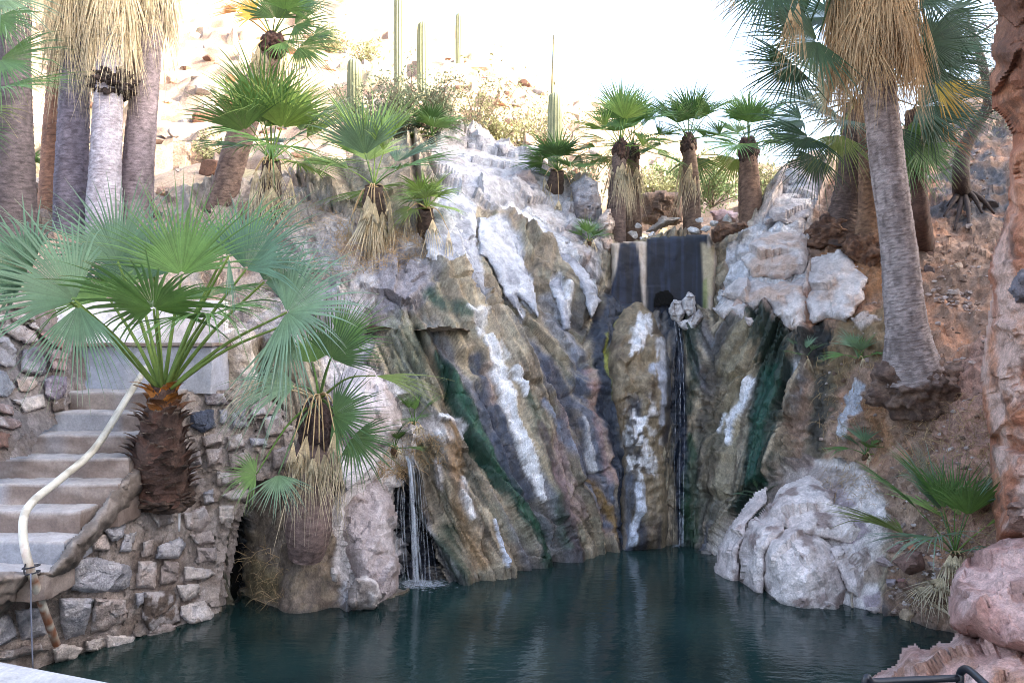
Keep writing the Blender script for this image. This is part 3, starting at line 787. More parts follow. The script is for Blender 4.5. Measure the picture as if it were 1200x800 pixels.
# pale boulder beside the small fall, and the little split boulder at its foot
PB = stone_col(c3(204, 194, 194), c3(178, 166, 166), c3(140, 122, 112), 2.6, 3)
rock('rock_outcrop', [(392, 580), (405, 560), (432, 556), (456, 566), (466, 600), (462, 630), (470, 660), (466, 690), (452, 714), (430, 722), (420, 690), (404, 650), (392, 620)],
     TPS([(400, 560, 8.95), (460, 570, 9.1), (430, 640, 8.5), (400, 640, 8.5), (465, 690, 8.6), (440, 716, 8.25)]), 0.4, 2, 22, f=((0.45, 0.22), (0.16, 0.3), (0.07, 0.25)), warp=2.5, seed=12, col=PB,
     label='tall pale pitted rock left of the small waterfall', cat='rock')
rock('boulder', [(406, 706), (408, 690), (416, 676), (430, 672), (444, 682), (448, 700), (440, 714), (412, 716)], 8.12, 0.22, 1.7, 14, f=((0.2, 0.3), (0.08, 0.3)), warp=1, seed=14, col=stone_col(c3(206, 198, 196), c3(176, 164, 158), DKBROWN, 5, 6),
     label='small cream boulder with a crack at the foot of the tall pale rock', cat='boulder')
rock('stone', [(386, 664), (394, 662), (400, 670), (396, 684), (388, 680)], 8.2, 0.1, 1.5, 6, f=((0.08, 0.3),), warp=0.6, seed=15, col=stone_col(c3(206, 200, 198), c3(170, 160, 156)), label='small white stone stuck in the earth mound beside the cream boulder', cat='stone')

rock('boulder', [(392, 446), (412, 428), (436, 430), (452, 448), (470, 476), (476, 500), (456, 520), (420, 528), (392, 516), (384, 480)], TPS([(392, 446, 9.5), (470, 490, 9.35), (420, 520, 9.0), (440, 440, 9.5), (430, 480, 9.15)]), 0.4, 2, 26, f=((0.5, 0.2), (0.2, 0.2), (0.07, 0.15)), warp=2, seed=16,
     col=stone_col(c3(222, 214, 216), c3(198, 188, 190), c3(168, 150, 142), 2.6, 4), label='smooth whitish boulder behind the short palm with hanging dead fans', cat='boulder')
# red rock tower at the right edge
def tower_col(Pv, X, Yp):
    q = mixc(c3(206, 146, 114), c3(172, 114, 88), sstep(0.38, 0.6, fbm(Pv * 1.8, 4, 3)))
    q = mixc(q, c3(212, 180, 166), sstep(0.40, 0.58, fbm(Pv * 2.6 + 5, 5, 4)) * 0.9 * sstep(150, 320, Yp))
    q = mixc(q, c3(104, 84, 76), sstep(0.56, 0.68, fbm(Pv * 4 + 1, 4, 6)) * 0.7)
    q = mixc(q, c3(92, 68, 56), sstep(170, 30, Yp) * 0.75)  # browner rock towards the top, the overhang's shade put into the colour too
    return np.c_[q, np.full(len(q), 0.9)]
TOWER = [(1176, -190), (1150, -120), (1152, -60), (1160, 0), (1168, 20), (1164, 44), (1160, 62), (1166, 78), (1158, 92), (1162, 128), (1176, 140), (1186, 160), (1183, 200), (1180, 246), (1166, 285), (1156, 320), (1162, 345), (1156, 380),
         (1150, 425), (1150, 470), (1158, 510), (1160, 560), (1170, 640), (1300, 660), (1420, 640), (1440, 400), (1420, 100), (1380, -110), (1280, -200)]
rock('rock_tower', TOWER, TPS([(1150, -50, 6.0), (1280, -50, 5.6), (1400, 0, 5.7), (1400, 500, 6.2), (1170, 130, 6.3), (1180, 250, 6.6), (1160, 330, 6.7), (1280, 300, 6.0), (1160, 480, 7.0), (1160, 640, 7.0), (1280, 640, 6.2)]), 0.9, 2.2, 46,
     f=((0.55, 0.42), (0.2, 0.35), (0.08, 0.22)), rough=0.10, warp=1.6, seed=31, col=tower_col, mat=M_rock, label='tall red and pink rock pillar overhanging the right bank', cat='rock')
rock('stone', [(1180, 340), (1190, 322), (1215, 300), (1215, 358), (1190, 356)], 6.1, 0.2, 2, 14, f=((0.2, 0.3), (0.07, 0.3)), warp=1, seed=33, col=stone_col(c3(112, 106, 112), c3(84, 76, 78), c3(150, 140, 140), 5), label='dark grey stone wedged in the red rock pillar', cat='stone')

# pink boulders in the near right corner
PK = stone_col(c3(206, 172, 164), c3(184, 142, 132), c3(158, 122, 112), 3.4, 9, 0.9)
rock('boulder', [(1112, 735), (1110, 700), (1118, 672), (1132, 655), (1160, 640), (1182, 632), (1215, 628), (1240, 640), (1240, 770), (1190, 768), (1150, 752), (1125, 745)],
     TPS([(1112, 740, 5.7), (1112, 680, 6.1), (1180, 636, 6.5), (1240, 636, 6.2), (1180, 720, 5.5), (1240, 760, 5.1), (1150, 752, 5.45)]), 0.6, 2.2, 40, f=((0.55, 0.4), (0.22, 0.3), (0.07, 0.2)), warp=2.0, seed=41, col=PK,
     label='large pink angular boulder in the near right corner', cat='boulder')
rock('boulder', [(990, 830), (1000, 798), (1030, 786), (1050, 776), (1056, 758), (1072, 752), (1084, 760), (1100, 750), (1112, 752), (1120, 738), (1200, 748), (1250, 760), (1250, 880), (990, 880)],
     TPS([(990, 800, 6.2), (1060, 756, 6.3), (1120, 745, 6.0), (1250, 755, 5.2), (1120, 800, 5.3), (1250, 870, 4.6), (1000, 870, 5.2)]), 0.6, 2.4, 46, f=((0.5, 0.3), (0.2, 0.25), (0.08, 0.1)), warp=1.0, dome=1.9, seed=43,
     col=stone_col(c3(210, 178, 168), c3(190, 150, 138), c3(168, 126, 104), 3.0, 19, 0.9), label='low rugged pink rock shelf under the big pink boulder', cat='rock')

# blocks along the rim
RIM = [([(668, 216), (685, 203), (700, 212), (706, 240), (698, 264), (672, 262)], 12.9, c3(150, 152, 162), c3(112, 110, 116), 'rounded grey boulder behind the palm with the dead skirt on the rim'),
       ([(598, 204), (622, 196), (636, 225), (620, 244), (598, 232)], 13.0, c3(172, 172, 180), c3(140, 128, 126), 'grey block below the saguaro on the rim'),
       ([(543, 166), (560, 148), (577, 160), (572, 184), (548, 188)], 14.3, c3(206, 206, 212), c3(170, 170, 178), 'pale pointed block at the top of the rim rocks'),
       ([(579, 168), (598, 164), (599, 186), (582, 188)], 14.2, c3(198, 198, 206), c3(166, 164, 168), 'pale square block right of the pointed block on the rim'),
       ([(600, 172), (640, 170), (646, 184), (604, 190)], 14.4, c3(210, 206, 204), c3(186, 180, 178), 'flat cream slab right of the square block on the rim'),
       ([(575, 250), (598, 240), (616, 250), (605, 266), (582, 266)], 12.3, c3(132, 130, 138), c3(100, 96, 100), 'dark flat stone above the pale slab'),
       ([(700, 256), (715, 240), (722, 262), (716, 276), (702, 276)], 12.6, c3(206, 190, 180), c3(176, 160, 150), 'cream block left of the twin palms'),
       ([(702, 280), (716, 276), (722, 290), (717, 310), (704, 296)], 12.3, c3(206, 186, 176), c3(186, 164, 152), 'cream block below the twin palms beside the dark panel'),
       ([(752, 226), (775, 222), (802, 226), (802, 262), (770, 268), (752, 262)], 14.9, c3(146, 122, 106), c3(116, 94, 82), 'broad brown rock behind the twin palms'),
       ([(830, 246), (846, 244), (866, 248), (864, 262), (838, 266)], 14.3, c3(206, 180, 180), c3(180, 150, 150), 'pinkish stone between the palms above the dark wall'),
       ([(776, 252), (800, 255), (790, 262), (770, 272), (752, 274)], 13.5, c3(200, 196, 194), c3(166, 156, 150), 'long pale slab on the ledge behind the dark wall'),
       ([(902, 214), (925, 196), (950, 200), (960, 222), (930, 240), (900, 244)], 12.9, c3(190, 194, 204), c3(160, 160, 168), 'blue grey block right of the lone palm'),
       ]
for k, (ol, Y, a, b, lab) in enumerate(RIM):
    rock('boulder', ol, Y, 0.3, 1.7, 9, f=((0.3, 0.3), (0.12, 0.35), (0.05, 0.25)), warp=1.3, seed=50 + k, col=stone_col(a, b, c3(110, 98, 92), 3, k), label=lab, cat='boulder', group='blocks along the rim of the cliff')

def pebble(c, size, seed, colr, name='stone', parent=None, **k):
    """a loose angular stone"""
    import bmesh
    bm = bmesh.new(); bmesh.ops.create_icosphere(bm, subdivisions=3, radius=1)
    V = np.array([v.co[:] for v in bm.verts]); F = [[v.index for v in f.verts] for f in bm.faces]; bm.free()
    rs = np.random.RandomState(seed)
    for _ in range(14):
        n = rs.randn(3); n /= np.linalg.norm(n); d = 0.38 + 0.36 * rs.rand()
        t = V @ n - d
        V = V - np.outer(np.clip(t, 0, None), n)
    V = V * (1 + 0.12 * (fbm(V * 2 + seed, 3, seed) - 0.5)[:, None])
    a = rs.rand() * 6.28; Rm = np.array([[math.cos(a), -math.sin(a), 0], [math.sin(a), math.cos(a), 0], [0, 0, 1]])
    V = (V * np.asarray(size)) @ Rm.T + np.asarray(c)
    cc = mixc(colr, colr * 0.72, sstep(0.4, 0.65, fbm(V * 12 + seed, 3, seed)))
    return V, F, cc

def stone_obj(c, size, seed, colr, label, cat='stone', group=None, name='stone'):
    V, F, cc = pebble(c, size, seed, colr)
    o = mk(name, V, F, M_rock, cc, sharp=35)
    return tag(o, label, cat, group)

rs = np.random.RandomState(4)
for k, (x, y, r) in enumerate([(742, 274, 7), (753, 280, 5), (747, 264, 6), (764, 276, 6), (775, 277, 5), (786, 276, 5), (797, 275, 6), (812, 270, 8), (826, 268, 7), (838, 262, 6), (852, 256, 8), (820, 258, 6)]):
    c = pt(x, y, 13.0 + (276 - y) * 0.03)
    s = r / FPX * 13
    stone_obj(c, (s * 1.15, s, s * 0.95), 300 + k, WHITE * 0.95, 'bright white broken stone on the ledge above the dark wall', group='white stones on the ledge above the dark wall')
for k, ol in enumerate([[(782, 362), (789, 350), (800, 352), (804, 368), (796, 382), (786, 376)], [(799, 352), (806, 341), (815, 346), (817, 366), (807, 373), (800, 364)], [(790, 378), (806, 372), (820, 360), (825, 372), (812, 390), (800, 388)]]):
    rock('stone', ol, 11.80 - k * .02, 0.14, 1.1, 5, f=((0.16, 0.3), (0.07, 0.2), (0.03, 0.1)), rough=0.01, warp=0.8, seed=260 + k, col=stone_col(c3(204, 202, 204), c3(170, 166, 168), c3(120, 110, 102), 9, k), label='white crumbling stone in the heap under the dark wall', cat='stone', group='white stone heap under the dark wall')
for k, (x, y, r, cl, lab) in enumerate([
    (1050, 645, 10, c3(190, 160, 156), 'pink stone, topmost of the pile left of the bushy young palm'), (1066, 642, 7, c3(186, 130, 104), 'orange stone beside the base of the bushy young palm'),
    (1040, 662, 12, c3(188, 168, 166), 'pale leaning stone at the edge of the white outcrop'), (1078, 660, 26, c3(140, 110, 100), 'big brown flat stone below the bushy young palm'),
    (1046, 682, 9, c3(186, 172, 176), 'grey pink stone below the leaning stone'), (1060, 684, 8, c3(186, 140, 136), 'rosy stone in front of the big brown flat stone'),
    (1025, 716, 9, c3(222, 206, 200), 'white stone at the edge of the pool by the outcrop'), (1058, 722, 14, c3(190, 166, 140), 'flat tan stone lying in the shallow water'),
    (1098, 728, 10, c3(150, 124, 106), 'brown stone at the water beside the pink boulder'), (1120, 318, 11, c3(176, 156, 140), 'flat pale stone on the slope right of the tall palm'),
    (1090, 322, 12, c3(120, 104, 100), 'dark round stone beside the tall palm trunk'), (1120, 350, 7, c3(196, 180, 170), 'pale stone in the rubble patch on the red slope'),
    (1148, 236, 8, c3(150, 128, 108), 'tan stone by the tree roots'), (1160, 240, 10, c3(96, 88, 86), 'dark stone right of the tree roots')]):
    p = on_cliff(x, y, 0.02)
    s = r / FPX * p.y
    stone_obj(p, (s * 1.1, s, s * 0.8), 360 + k, cl, lab)
mbr = MB()
for k in range(950):
    x = rs.choice([rs.uniform(1020, 1110), rs.uniform(1085, 1150), rs.uniform(930, 1060)]); y = rs.uniform(690, 725) if x < 1060 and rs.rand() < .3 else rs.uniform(560, 700)
    if x < 1045: x, y = rs.uniform(1045, 1120), rs.uniform(610, 715)
    if rs.rand() < 0.35: x, y = rs.uniform(1085, 1160), rs.uniform(180, 420)
    if rs.rand() < 0.22: x, y = rs.uniform(955, 1150), rs.uniform(300, 560)
    if rs.rand() < 0.12: x, y = rs.uniform(1095, 1140), rs.uniform(340, 362)
    p = on_cliff(x, y, 0.0); s = (1.0 + 4.5 * rs.rand() ** 2.2) / FPX * p.y
    V, F, cc = pebble(p, (s * 1.2, s, s * 0.7), 900 + k, [c3(170, 150, 140), c3(200, 186, 180), c3(130, 106, 92)][k % 3])
    mbr.add(V, F, cc)
o = mbr.build('rubble', M_rock, sharp=35, kind='stuff')
tag(o, 'loose gravel and chips strewn over the right bank', 'rubble')
# ---------------------------------------------------------------- pool, bed, hillside, the unseen ridge added to shade the canyon, deck
def plane_water():
    m = bpy.data.materials.new('water'); m.use_nodes = True
    nt = m.node_tree; N = nt.nodes; L = nt.links; b = N['Principled BSDF']
    tc = N.new('ShaderNodeTexCoord')
    n0 = N.new('ShaderNodeTexNoise'); n0.inputs['Scale'].default_value = 0.55; n0.inputs['Detail'].default_value = 4
    L.new(tc.outputs['Object'], n0.inputs['Vector'])
    cr = N.new('ShaderNodeValToRGB')
    cr.color_ramp.elements[0].position = 0.35; cr.color_ramp.elements[0].color = (0.006, 0.018, 0.018, 1)
    cr.color_ramp.elements[1].position = 0.7; cr.color_ramp.elements[1].color = (0.017, 0.042, 0.040, 1)
    L.new(n0.outputs['Fac'], cr.inputs['Fac'])
    L.new(cr.outputs['Color'], b.inputs['Base Color'])
    b.inputs['Roughness'].default_value = 0.06
    b.inputs['IOR'].default_value = 1.333
    mp = N.new('ShaderNodeMapping'); mp.inputs['Scale'].default_value = (1.0, 2.0, 1.0); mp.inputs['Rotation'].default_value = (0, 0, 0.15)
    L.new(tc.outputs['Object'], mp.inputs['Vector'])
    prev = None
    for sc, st, di in ((2.0, 0.35, 0.018), (6.0, 0.45, 0.008), (16, 0.3, 0.003)):
        nn = N.new('ShaderNodeTexNoise'); nn.inputs['Scale'].default_value = sc; nn.inputs['Detail'].default_value = 3; nn.inputs['Distortion'].default_value = 0.4
        L.new(mp.outputs[0], nn.inputs['Vector'])
        bp = N.new('ShaderNodeBump'); bp.inputs['Strength'].default_value = st; bp.inputs['Distance'].default_value = di
        L.new(nn.outputs['Fac'], bp.inputs['Height'])
        if prev: L.new(prev, bp.inputs['Normal'])
        prev = bp.outputs[0]
    L.new(prev, b.inputs['Normal'])
    return m
M_water = plane_water()
gx, gy = np.meshgrid(np.linspace(-6, 6, 60), np.linspace(-2, 12, 70))
mk('pool_water', P3(gx, gy, 0.0).reshape(-1, 3), gridF(70, 60), M_water, kind='structure')

# hillside behind: polar sheet from the plateau up to its skyline
SK = np.array([(-700, -160), (-300, -140), (0, -90), (300, -45), (430, -8), (560, 42), (650, 90), (760, 148), (860, 190), (960, 205), (1060, 150), (1200, 60), (1500, -60)], float)
ST0_ = np.array([(-700, 300), (-300, 270), (-60, 250), (60, 250), (235, 240), (330, 225), (430, 210), (520, 190), (600, 200), (700, 260), (830, 262), (900, 245), (1000, 215), (1100, 190), (1200, 170), (1500, 150)], float)
ST0 = np.array([(-700, 300), (-300, 270), (-60, 255)] + [(x, y + 24) for x, y in TOP if x > -60])
hx = np.arange(-700, 1500, 7.0)
ht = np.linspace(0, 1, 150)
HX, HT = np.meshgrid(hx, ht)
HY0 = np.clip(DEPTH(np.clip(HX, -60, 1230), np.clip(np.interp(HX, TOP[:, 0], TOP[:, 1]), 0, 400)) + 0.8, 12.5, 18)
HYY = HY0 + (HT ** 1.6) * 50
skp = np.interp(HX, SK[:, 0], SK[:, 1]); stp = np.interp(HX, ST0[:, 0], ST0[:, 1])
HPY = stp + (skp - stp) * HT
HP = proj(HX, HPY, HYY)
hf1, _ = facet(HP, 2.4, 401, 0.6, 0.3); hf2, _ = facet(HP, 0.8, 405, 0.7, 0.4)
HP[..., 2] += sstep(0.02, 0.15, HT) * (0.35 * hf1 + 0.4 * hf2 + 1.6 * sstep(0.0, 0.6, HT) * (fbm(HP * 0.16, 4, 407) - 0.5))
hc = mixc(mixc(c3(190, 166, 144), c3(158, 132, 112), sstep(0.4, 0.6, fbm(HP * 0.6, 4, 411))), c3(104, 88, 80), sstep(0.52, 0.64, fbm(HP * 1.1, 4, 412)) * 0.8)
hc = mixc(hc, c3(178, 172, 120), sstep(0.56, 0.68, fbm(HP * 0.8 + 5, 4, 413)) * 0.5)
tail = []
for dy, dz in ((6, 0.5), (20, -2), (60, -10)):
    q = HP[-1].copy(); q[:, 0] *= (q[:, 1] + dy) / q[:, 1]; q[:, 1] += dy; q[:, 2] += dz
    tail.append(q)
HPa = np.concatenate([HP, np.stack(tail)]); hca = np.concatenate([hc, np.repeat(hc[-1:], 3, 0)])
mk('hillside', HPa.reshape(-1, 3), gridF(HPa.shape[0], HPa.shape[1]), M_earth, hca.reshape(-1, 3), sharp=40, kind='structure')
def on_hill(px, py):
    c = int(np.argmin(np.abs(hx - px))); col_ = HP[:, c]
    pyy = CYP - (col_[:, 2] - EYE) / col_[:, 1] * FPX
    r = int(np.argmin(np.abs(pyy - py)))
    return Vector(col_[r].tolist())

# unseen ridge added right of and behind the camera, shaped to shade the pool
ry, ru = np.meshgrid(np.linspace(-32, 11, 90), np.linspace(0, 1, 46))
hgt = 16.8 * sstep(-32, -18, ry) * (0.86 + 0.28 * fbm(P3(ry * 0.25, 0.0), 3, 501)) * (1 - 0.85 * sstep(6.5, 10, ry))
prof = np.sin(np.clip(ru, 0, 1) * np.pi * 0.5) ** 0.9
RX = 7.6 + ru * 10.4 + np.clip(ry - 5, 0, 20) * 0.75
RZ = -0.5 + hgt * prof
RP = P3(RX, ry, RZ)
rf1, _ = facet(RP, 1.6, 505, 0.7, 0.4); rf2, _ = facet(RP, 0.5, 509, 0.7, 0.4)
RP[..., 0] += 0.4 * rf1 + 0.35 * rf2 + 0.8 * (fbm(RP * 0.3, 4, 511) - 0.5)
RP2 = RP[-1].copy(); RP2[:, 0] += 14; RP2[:, 2] *= 0.5
RPa = np.concatenate([RP, RP2[None]])
rc = mixc(c3(178, 164, 154), c3(152, 140, 132), sstep(0.4, 0.6, fbm(RPa * 0.7, 4, 513)))
mk('shade_ridge', RPa.reshape(-1, 3), gridF(RPa.shape[0], RPa.shape[1])[:, ::-1], M_rock, rc.reshape(-1, 3), sharp=40, kind='structure')
# ground: one sheet to the horizon, below everything
gx, gy = np.meshgrid(np.linspace(-600, 600, 41), np.linspace(-400, 900, 41))
mk('ground', P3(gx, gy, -1.2).reshape(-1, 3), gridF(41, 41), M_earth, c3(170, 148, 126), kind='structure')

# concrete deck the photographer stands on
def conc_col(a, b, seed, s=2.0):
    def fn(V):
        return np.c_[mixc(a, b, sstep(0.38, 0.62, fbm(V * s + seed, 4, seed))), np.full(len(V), 0.85)]
    return fn
dk = [(-9.0, 6.12), (-3.85, 6.12), (-3.85, 4.63), (-2.56, 4.43), (-1.88, 4.155), (-1.2, 3.2), (-0.9, 1.2), (2.2, 1.0), (2.2, -4), (-9, -4)]
V = [(x, y, 0.9) for x, y in dk] + [(x, y, -1.0) for x, y in dk]
n = len(dk)
F = [list(range(n))[::-1], list(range(n, 2 * n))] + [[i, (i + 1) % n, (i + 1) % n + n, i + n] for i in range(n)]
mk('pool_deck', V, F, M_conc, c3(190, 186, 186), smooth=False, kind='structure')

# ---------------------------------------------------------------- stairs
st = empty('stone_stairs', (-3.7, 6.1, 0.9), 'worn concrete steps climbing from the deck between stone walls', 'stairs')
SX0, SX1 = -4.75, -3.10
for k in range(0, 8):
    z = 2.046 - 0.163 * k; y = 8.0 - 0.271 * k
    x1 = SX1 + 0.03 * math.sin(k * 2.1) - (0.02 * k if k > 4 else 0)
    def sc(V, k=k, z=z):
        q = mixc(c3(148, 136, 130), c3(118, 104, 98), sstep(0.36, 0.6, fbm(V * np.array([3, 3, 9]) + k, 4, 21)))
        q = mixc(q, c3(150, 156, 168), sstep(0.50, 0.56, fbm(V * np.array([1.3, .2, .2]) + k * 3, 2, 22)) * 0.7)
        q = mixc(q, c3(184, 178, 178), sstep(z - 0.022, z - 0.008, V[:, 2]) * 0.85)
        return np.c_[q, np.full(len(q), 0.85)]
    box_thing('step', (SX0, y, z - (0.35 if k < 6 else 0.2)), (x1, y + 0.45 if k else y + 0.9, z), M_conc, None, parent=st, div=0.03, amp=0.007, seed=60 + k, colfn=sc)
# rough cheek under the right ends of the steps
ck = TPS([(10, 720, 6.0), (40, 690, 6.05), (60, 680, 6.12), (90, 660, 6.32), (110, 630, 6.5), (130, 600, 6.75), (150, 570, 7.0), (165, 545, 7.25), (60, 720, 6.3), (100, 690, 6.6), (150, 620, 7.05)])
rock('stair_cheek', [(-20, 668), (20, 668), (58, 668), (84, 630), (116, 596), (142, 562), (166, 536), (176, 548), (170, 575), (140, 606), (112, 636), (90, 664), (62, 680), (36, 680), (24, 690), (14, 712), (0, 726), (-20, 730)], ck, 0.30, 2, 12,
     f=((0.12, 0.2),), rough=0.05, warp=1.5, seed=70, col=stone_col(c3(132, 122, 116), c3(104, 94, 88), c3(158, 146, 138), 8), mat=M_conc, parent=st, sharp=50)

# ---------------------------------------------------------------- stone walls
def wall(label, cat, base, backing, depth, stones, mortar, bx, lift=0.0, seed0=0):
    root = empty('stone_wall', base, label, cat)
    xs = np.arange(bx[0], bx[2], 2.2); ys = np.arange(bx[3], bx[1], -2.2)
    X, Yp = np.meshgrid(xs, ys)
    sd = sdist(X, Yp, backing)
    Y = depth(X, Yp) + 0.05
    Pw = proj(X, Yp, Y)
    ff, _ = facet(Pw, 0.16, 700 + seed0, 0.8, 0.4); f3_, _ = facet(Pw, 0.07, 705 + seed0, 0.7, 0.4)
    Dn = 0.5 * ff + 0.4 * f3_ + 0.06 * (fbm(Pw * 9, 4, 702) - 0.5)
    Pw[..., 1] -= Dn
    Pw[..., 2] = np.where(Pw[..., 2] < -0.35, -0.35, Pw[..., 2])
    q = mixc(mixc(mortar, mortar * 0.72, sstep(0.38, 0.6, fbm(Pw * 4, 4, 703))), c3(168, 160, 158), sstep(0.52, 0.66, fbm(Pw * 5 + 4, 4, 704)) * 0.8)
    q = mixc(q, c3(112, 96, 86), sstep(0.56, 0.68, fbm(Pw * 3.2 + 8, 4, 706)) * 0.6)
    keep = (sd > 0).ravel()
    F = gridF(*X.shape); F = F[keep[F].all(1)]
    us = np.unique(F); mp = np.full(X.size, -1); mp[us] = np.arange(len(us))
    Vf = Pw.reshape(-1, 3)[us]; nb = len(us)
    Vb = Vf + np.array([0, 0.3, 0])
    Ff = mp[F]
    mk('mortar', np.concatenate([Vf, Vb]), Ff.tolist() + (Ff[:, ::-1] + nb).tolist(), M_earth, np.tile(q.reshape(-1, 3)[us], (2, 1)), root, sharp=45)
    for k, (ol, a) in enumerate(stones):
        o_ = np.array(ol, float); cx, cy = o_.mean(0)
        d0 = float(depth(cx, cy)); rr = random.Random(k + seed0)
        tx, ty = rr.uniform(-.0012, .0012), rr.uniform(-.001, .0015)
        gxx = float(depth(cx + 5, cy) - depth(cx - 5, cy)) / 10; gyy = float(depth(cx, cy + 5) - depth(cx, cy - 5)) / 10
        fn = lambda X_, Y_, d0=d0, cx=cx, cy=cy, gxx=gxx, gyy=gyy, tx=tx, ty=ty: d0 - 0.045 + (X_ - cx) * (gxx + tx) + (Y_ - cy) * (gyy + ty)
        size = min(np.ptp(o_[:, 0]), np.ptp(o_[:, 1]))
        rock('stone', ol, fn, 0.14, 1.5, max(4, size * 0.22), f=((0.25, 0.16), (0.08, 0.12), (0.035, 0.1)), rough=0.012, warp=0.8, seed=500 + seed0 + k, col=stone_col(a, a * 0.75, c3(206, 202, 206), 6, k), parent=root, sharp=32, dome=0.7)
    return root
A_, B_, C_, D_, E_ = c3(174, 174, 184), c3(192, 178, 174), c3(210, 200, 196), c3(112, 98, 90), c3(84, 92, 112)
LW = [([(80, 655), (110, 651), (155, 662), (155, 690), (125, 696), (84, 692)], A_), ([(70, 702), (104, 699), (112, 702), (100, 745), (75, 750), (70, 730)], A_ * 1.1), ([(110, 699), (148, 702), (152, 728), (122, 742), (106, 742)], B_ * .85),
      ([(125, 744), (160, 744), (156, 758), (124, 762)], C_), ([(158, 694), (172, 692), (170, 707), (160, 714)], A_), ([(168, 692), (204, 690), (214, 728), (176, 745), (165, 722)], D_), ([(206, 685), (235, 682), (232, 700), (214, 706)], C_),
      ([(212, 709), (240, 702), (252, 720), (247, 728), (224, 732), (211, 722)], C_ * 1.05), ([(160, 656), (185, 657), (182, 690), (158, 689)], B_), ([(182, 640), (210, 628), (219, 635), (211, 655), (180, 656)], A_ * 1.05),
      ([(104, 626), (128, 624), (130, 646), (108, 645)], B_), ([(116, 618), (148, 612), (146, 630), (131, 636)], A_), ([(146, 625), (162, 622), (154, 648), (138, 648)], A_ * .9), ([(80, 641), (99, 643), (94, 654), (80, 651)], B_),
      ([(56, 668), (78, 664), (84, 680), (70, 689), (58, 685)], A_ * .75), ([(60, 760), (72, 752), (98, 757), (86, 774), (64, 776)], C_), ([(-10, 715), (14, 720), (22, 748), (-10, 760)], A_), ([(16, 714), (50, 710), (56, 744), (25, 752)], A_ * 1.1),
      ([(-10, 764), (48, 752), (52, 762), (8, 774), (-10, 774)], B_ * .8), ([(22, 694), (55, 691), (58, 704), (22, 704)], B_ * .8), ([(215, 601), (239, 591), (248, 610), (236, 624), (218, 620)], B_), ([(236, 576), (250, 571), (252, 589), (239, 592)], A_),
      ([(258, 580), (274, 571), (292, 573), (289, 585), (272, 588)], C_ * .9), ([(254, 591), (274, 591), (274, 612), (258, 614)], C_), ([(215, 662), (248, 666), (255, 672), (240, 680), (216, 680)], C_), ([(231, 640), (254, 640), (254, 658), (232, 661)], B_ * .9),
      ([(221, 626), (249, 619), (254, 636), (230, 639)], B_), ([(165, 635), (180, 628), (180, 650), (166, 654)], B_ * .8), ([(190, 655), (212, 658), (208, 682), (188, 686)], B_ * .75), ([(175, 600), (200, 596), (206, 612), (184, 620)], B_ * .7),
      ([(222, 483), (250, 478), (255, 500), (236, 508), (222, 500)], E_), ([(256, 480), (266, 478), (266, 496), (258, 498)], A_), ([(234, 511), (263, 505), (261, 520), (240, 525)], B_ * .8), ([(266, 511), (284, 506), (288, 524), (266, 529)], B_ * .85),
      ([(290, 512), (312, 512), (315, 522), (294, 525)], A_ * .9), ([(214, 526), (234, 526), (236, 545), (215, 546)], B_ * .8), ([(240, 526), (260, 523), (262, 544), (242, 548)], B_ * .85), ([(266, 531), (290, 528), (290, 546), (268, 552)], B_ * .65),
      ([(238, 460), (262, 460), (270, 474), (242, 476)], c3(130, 122, 126)), ([(290, 470), (310, 466), (314, 486), (294, 490)], B_ * .7), ([(270, 484), (288, 478), (292, 500), (272, 504)], A_ * .7), ([(206, 550), (232, 548), (236, 568), (212, 574)], B_ * .75), ([(100, 750), (124, 746), (120, 762), (100, 764)], C_ * .9), ([(176, 726), (208, 732), (204, 746), (170, 752)], B_ * .8), ([(252, 552), (284, 552), (280, 568), (254, 570)], B_ * .8), ([(318, 528), (340, 520), (344, 545), (320, 552)], B_ * .6), ([(306, 490), (330, 480), (334, 510), (312, 512)], B_ * .6)]
dW = TPS([(-10, 770, 6.2), (60, 775, 6.85), (150, 752, 7.4), (215, 735, 7.8), (250, 724, 8.05), (-10, 700, 6.2), (60, 690, 6.55), (100, 640, 6.75), (130, 610, 7.0), (150, 590, 7.25), (200, 600, 7.75), (180, 660, 7.5), (245, 620, 8.15), (240, 560, 8.25), (200, 520, 8.1), (290, 560, 8.5), (290, 500, 8.65), (250, 455, 8.6), (330, 500, 8.8), (330, 560, 8.75), (340, 460, 9.2)])
wall('rough mortared stone wall below the steps, rising from the pool', 'stone wall', (-3.0, 7.6, 0), [(-20, 800), (-20, 680), (50, 672), (90, 640), (130, 596), (165, 545), (180, 470), (240, 452), (300, 462), (345, 500), (345, 556), (292, 566), (272, 620), (258, 690), (256, 760), (150, 800)],
     dW, LW, c3(172, 160, 154), (-20, 440, 350, 800))
P_ = c3(182, 158, 154)
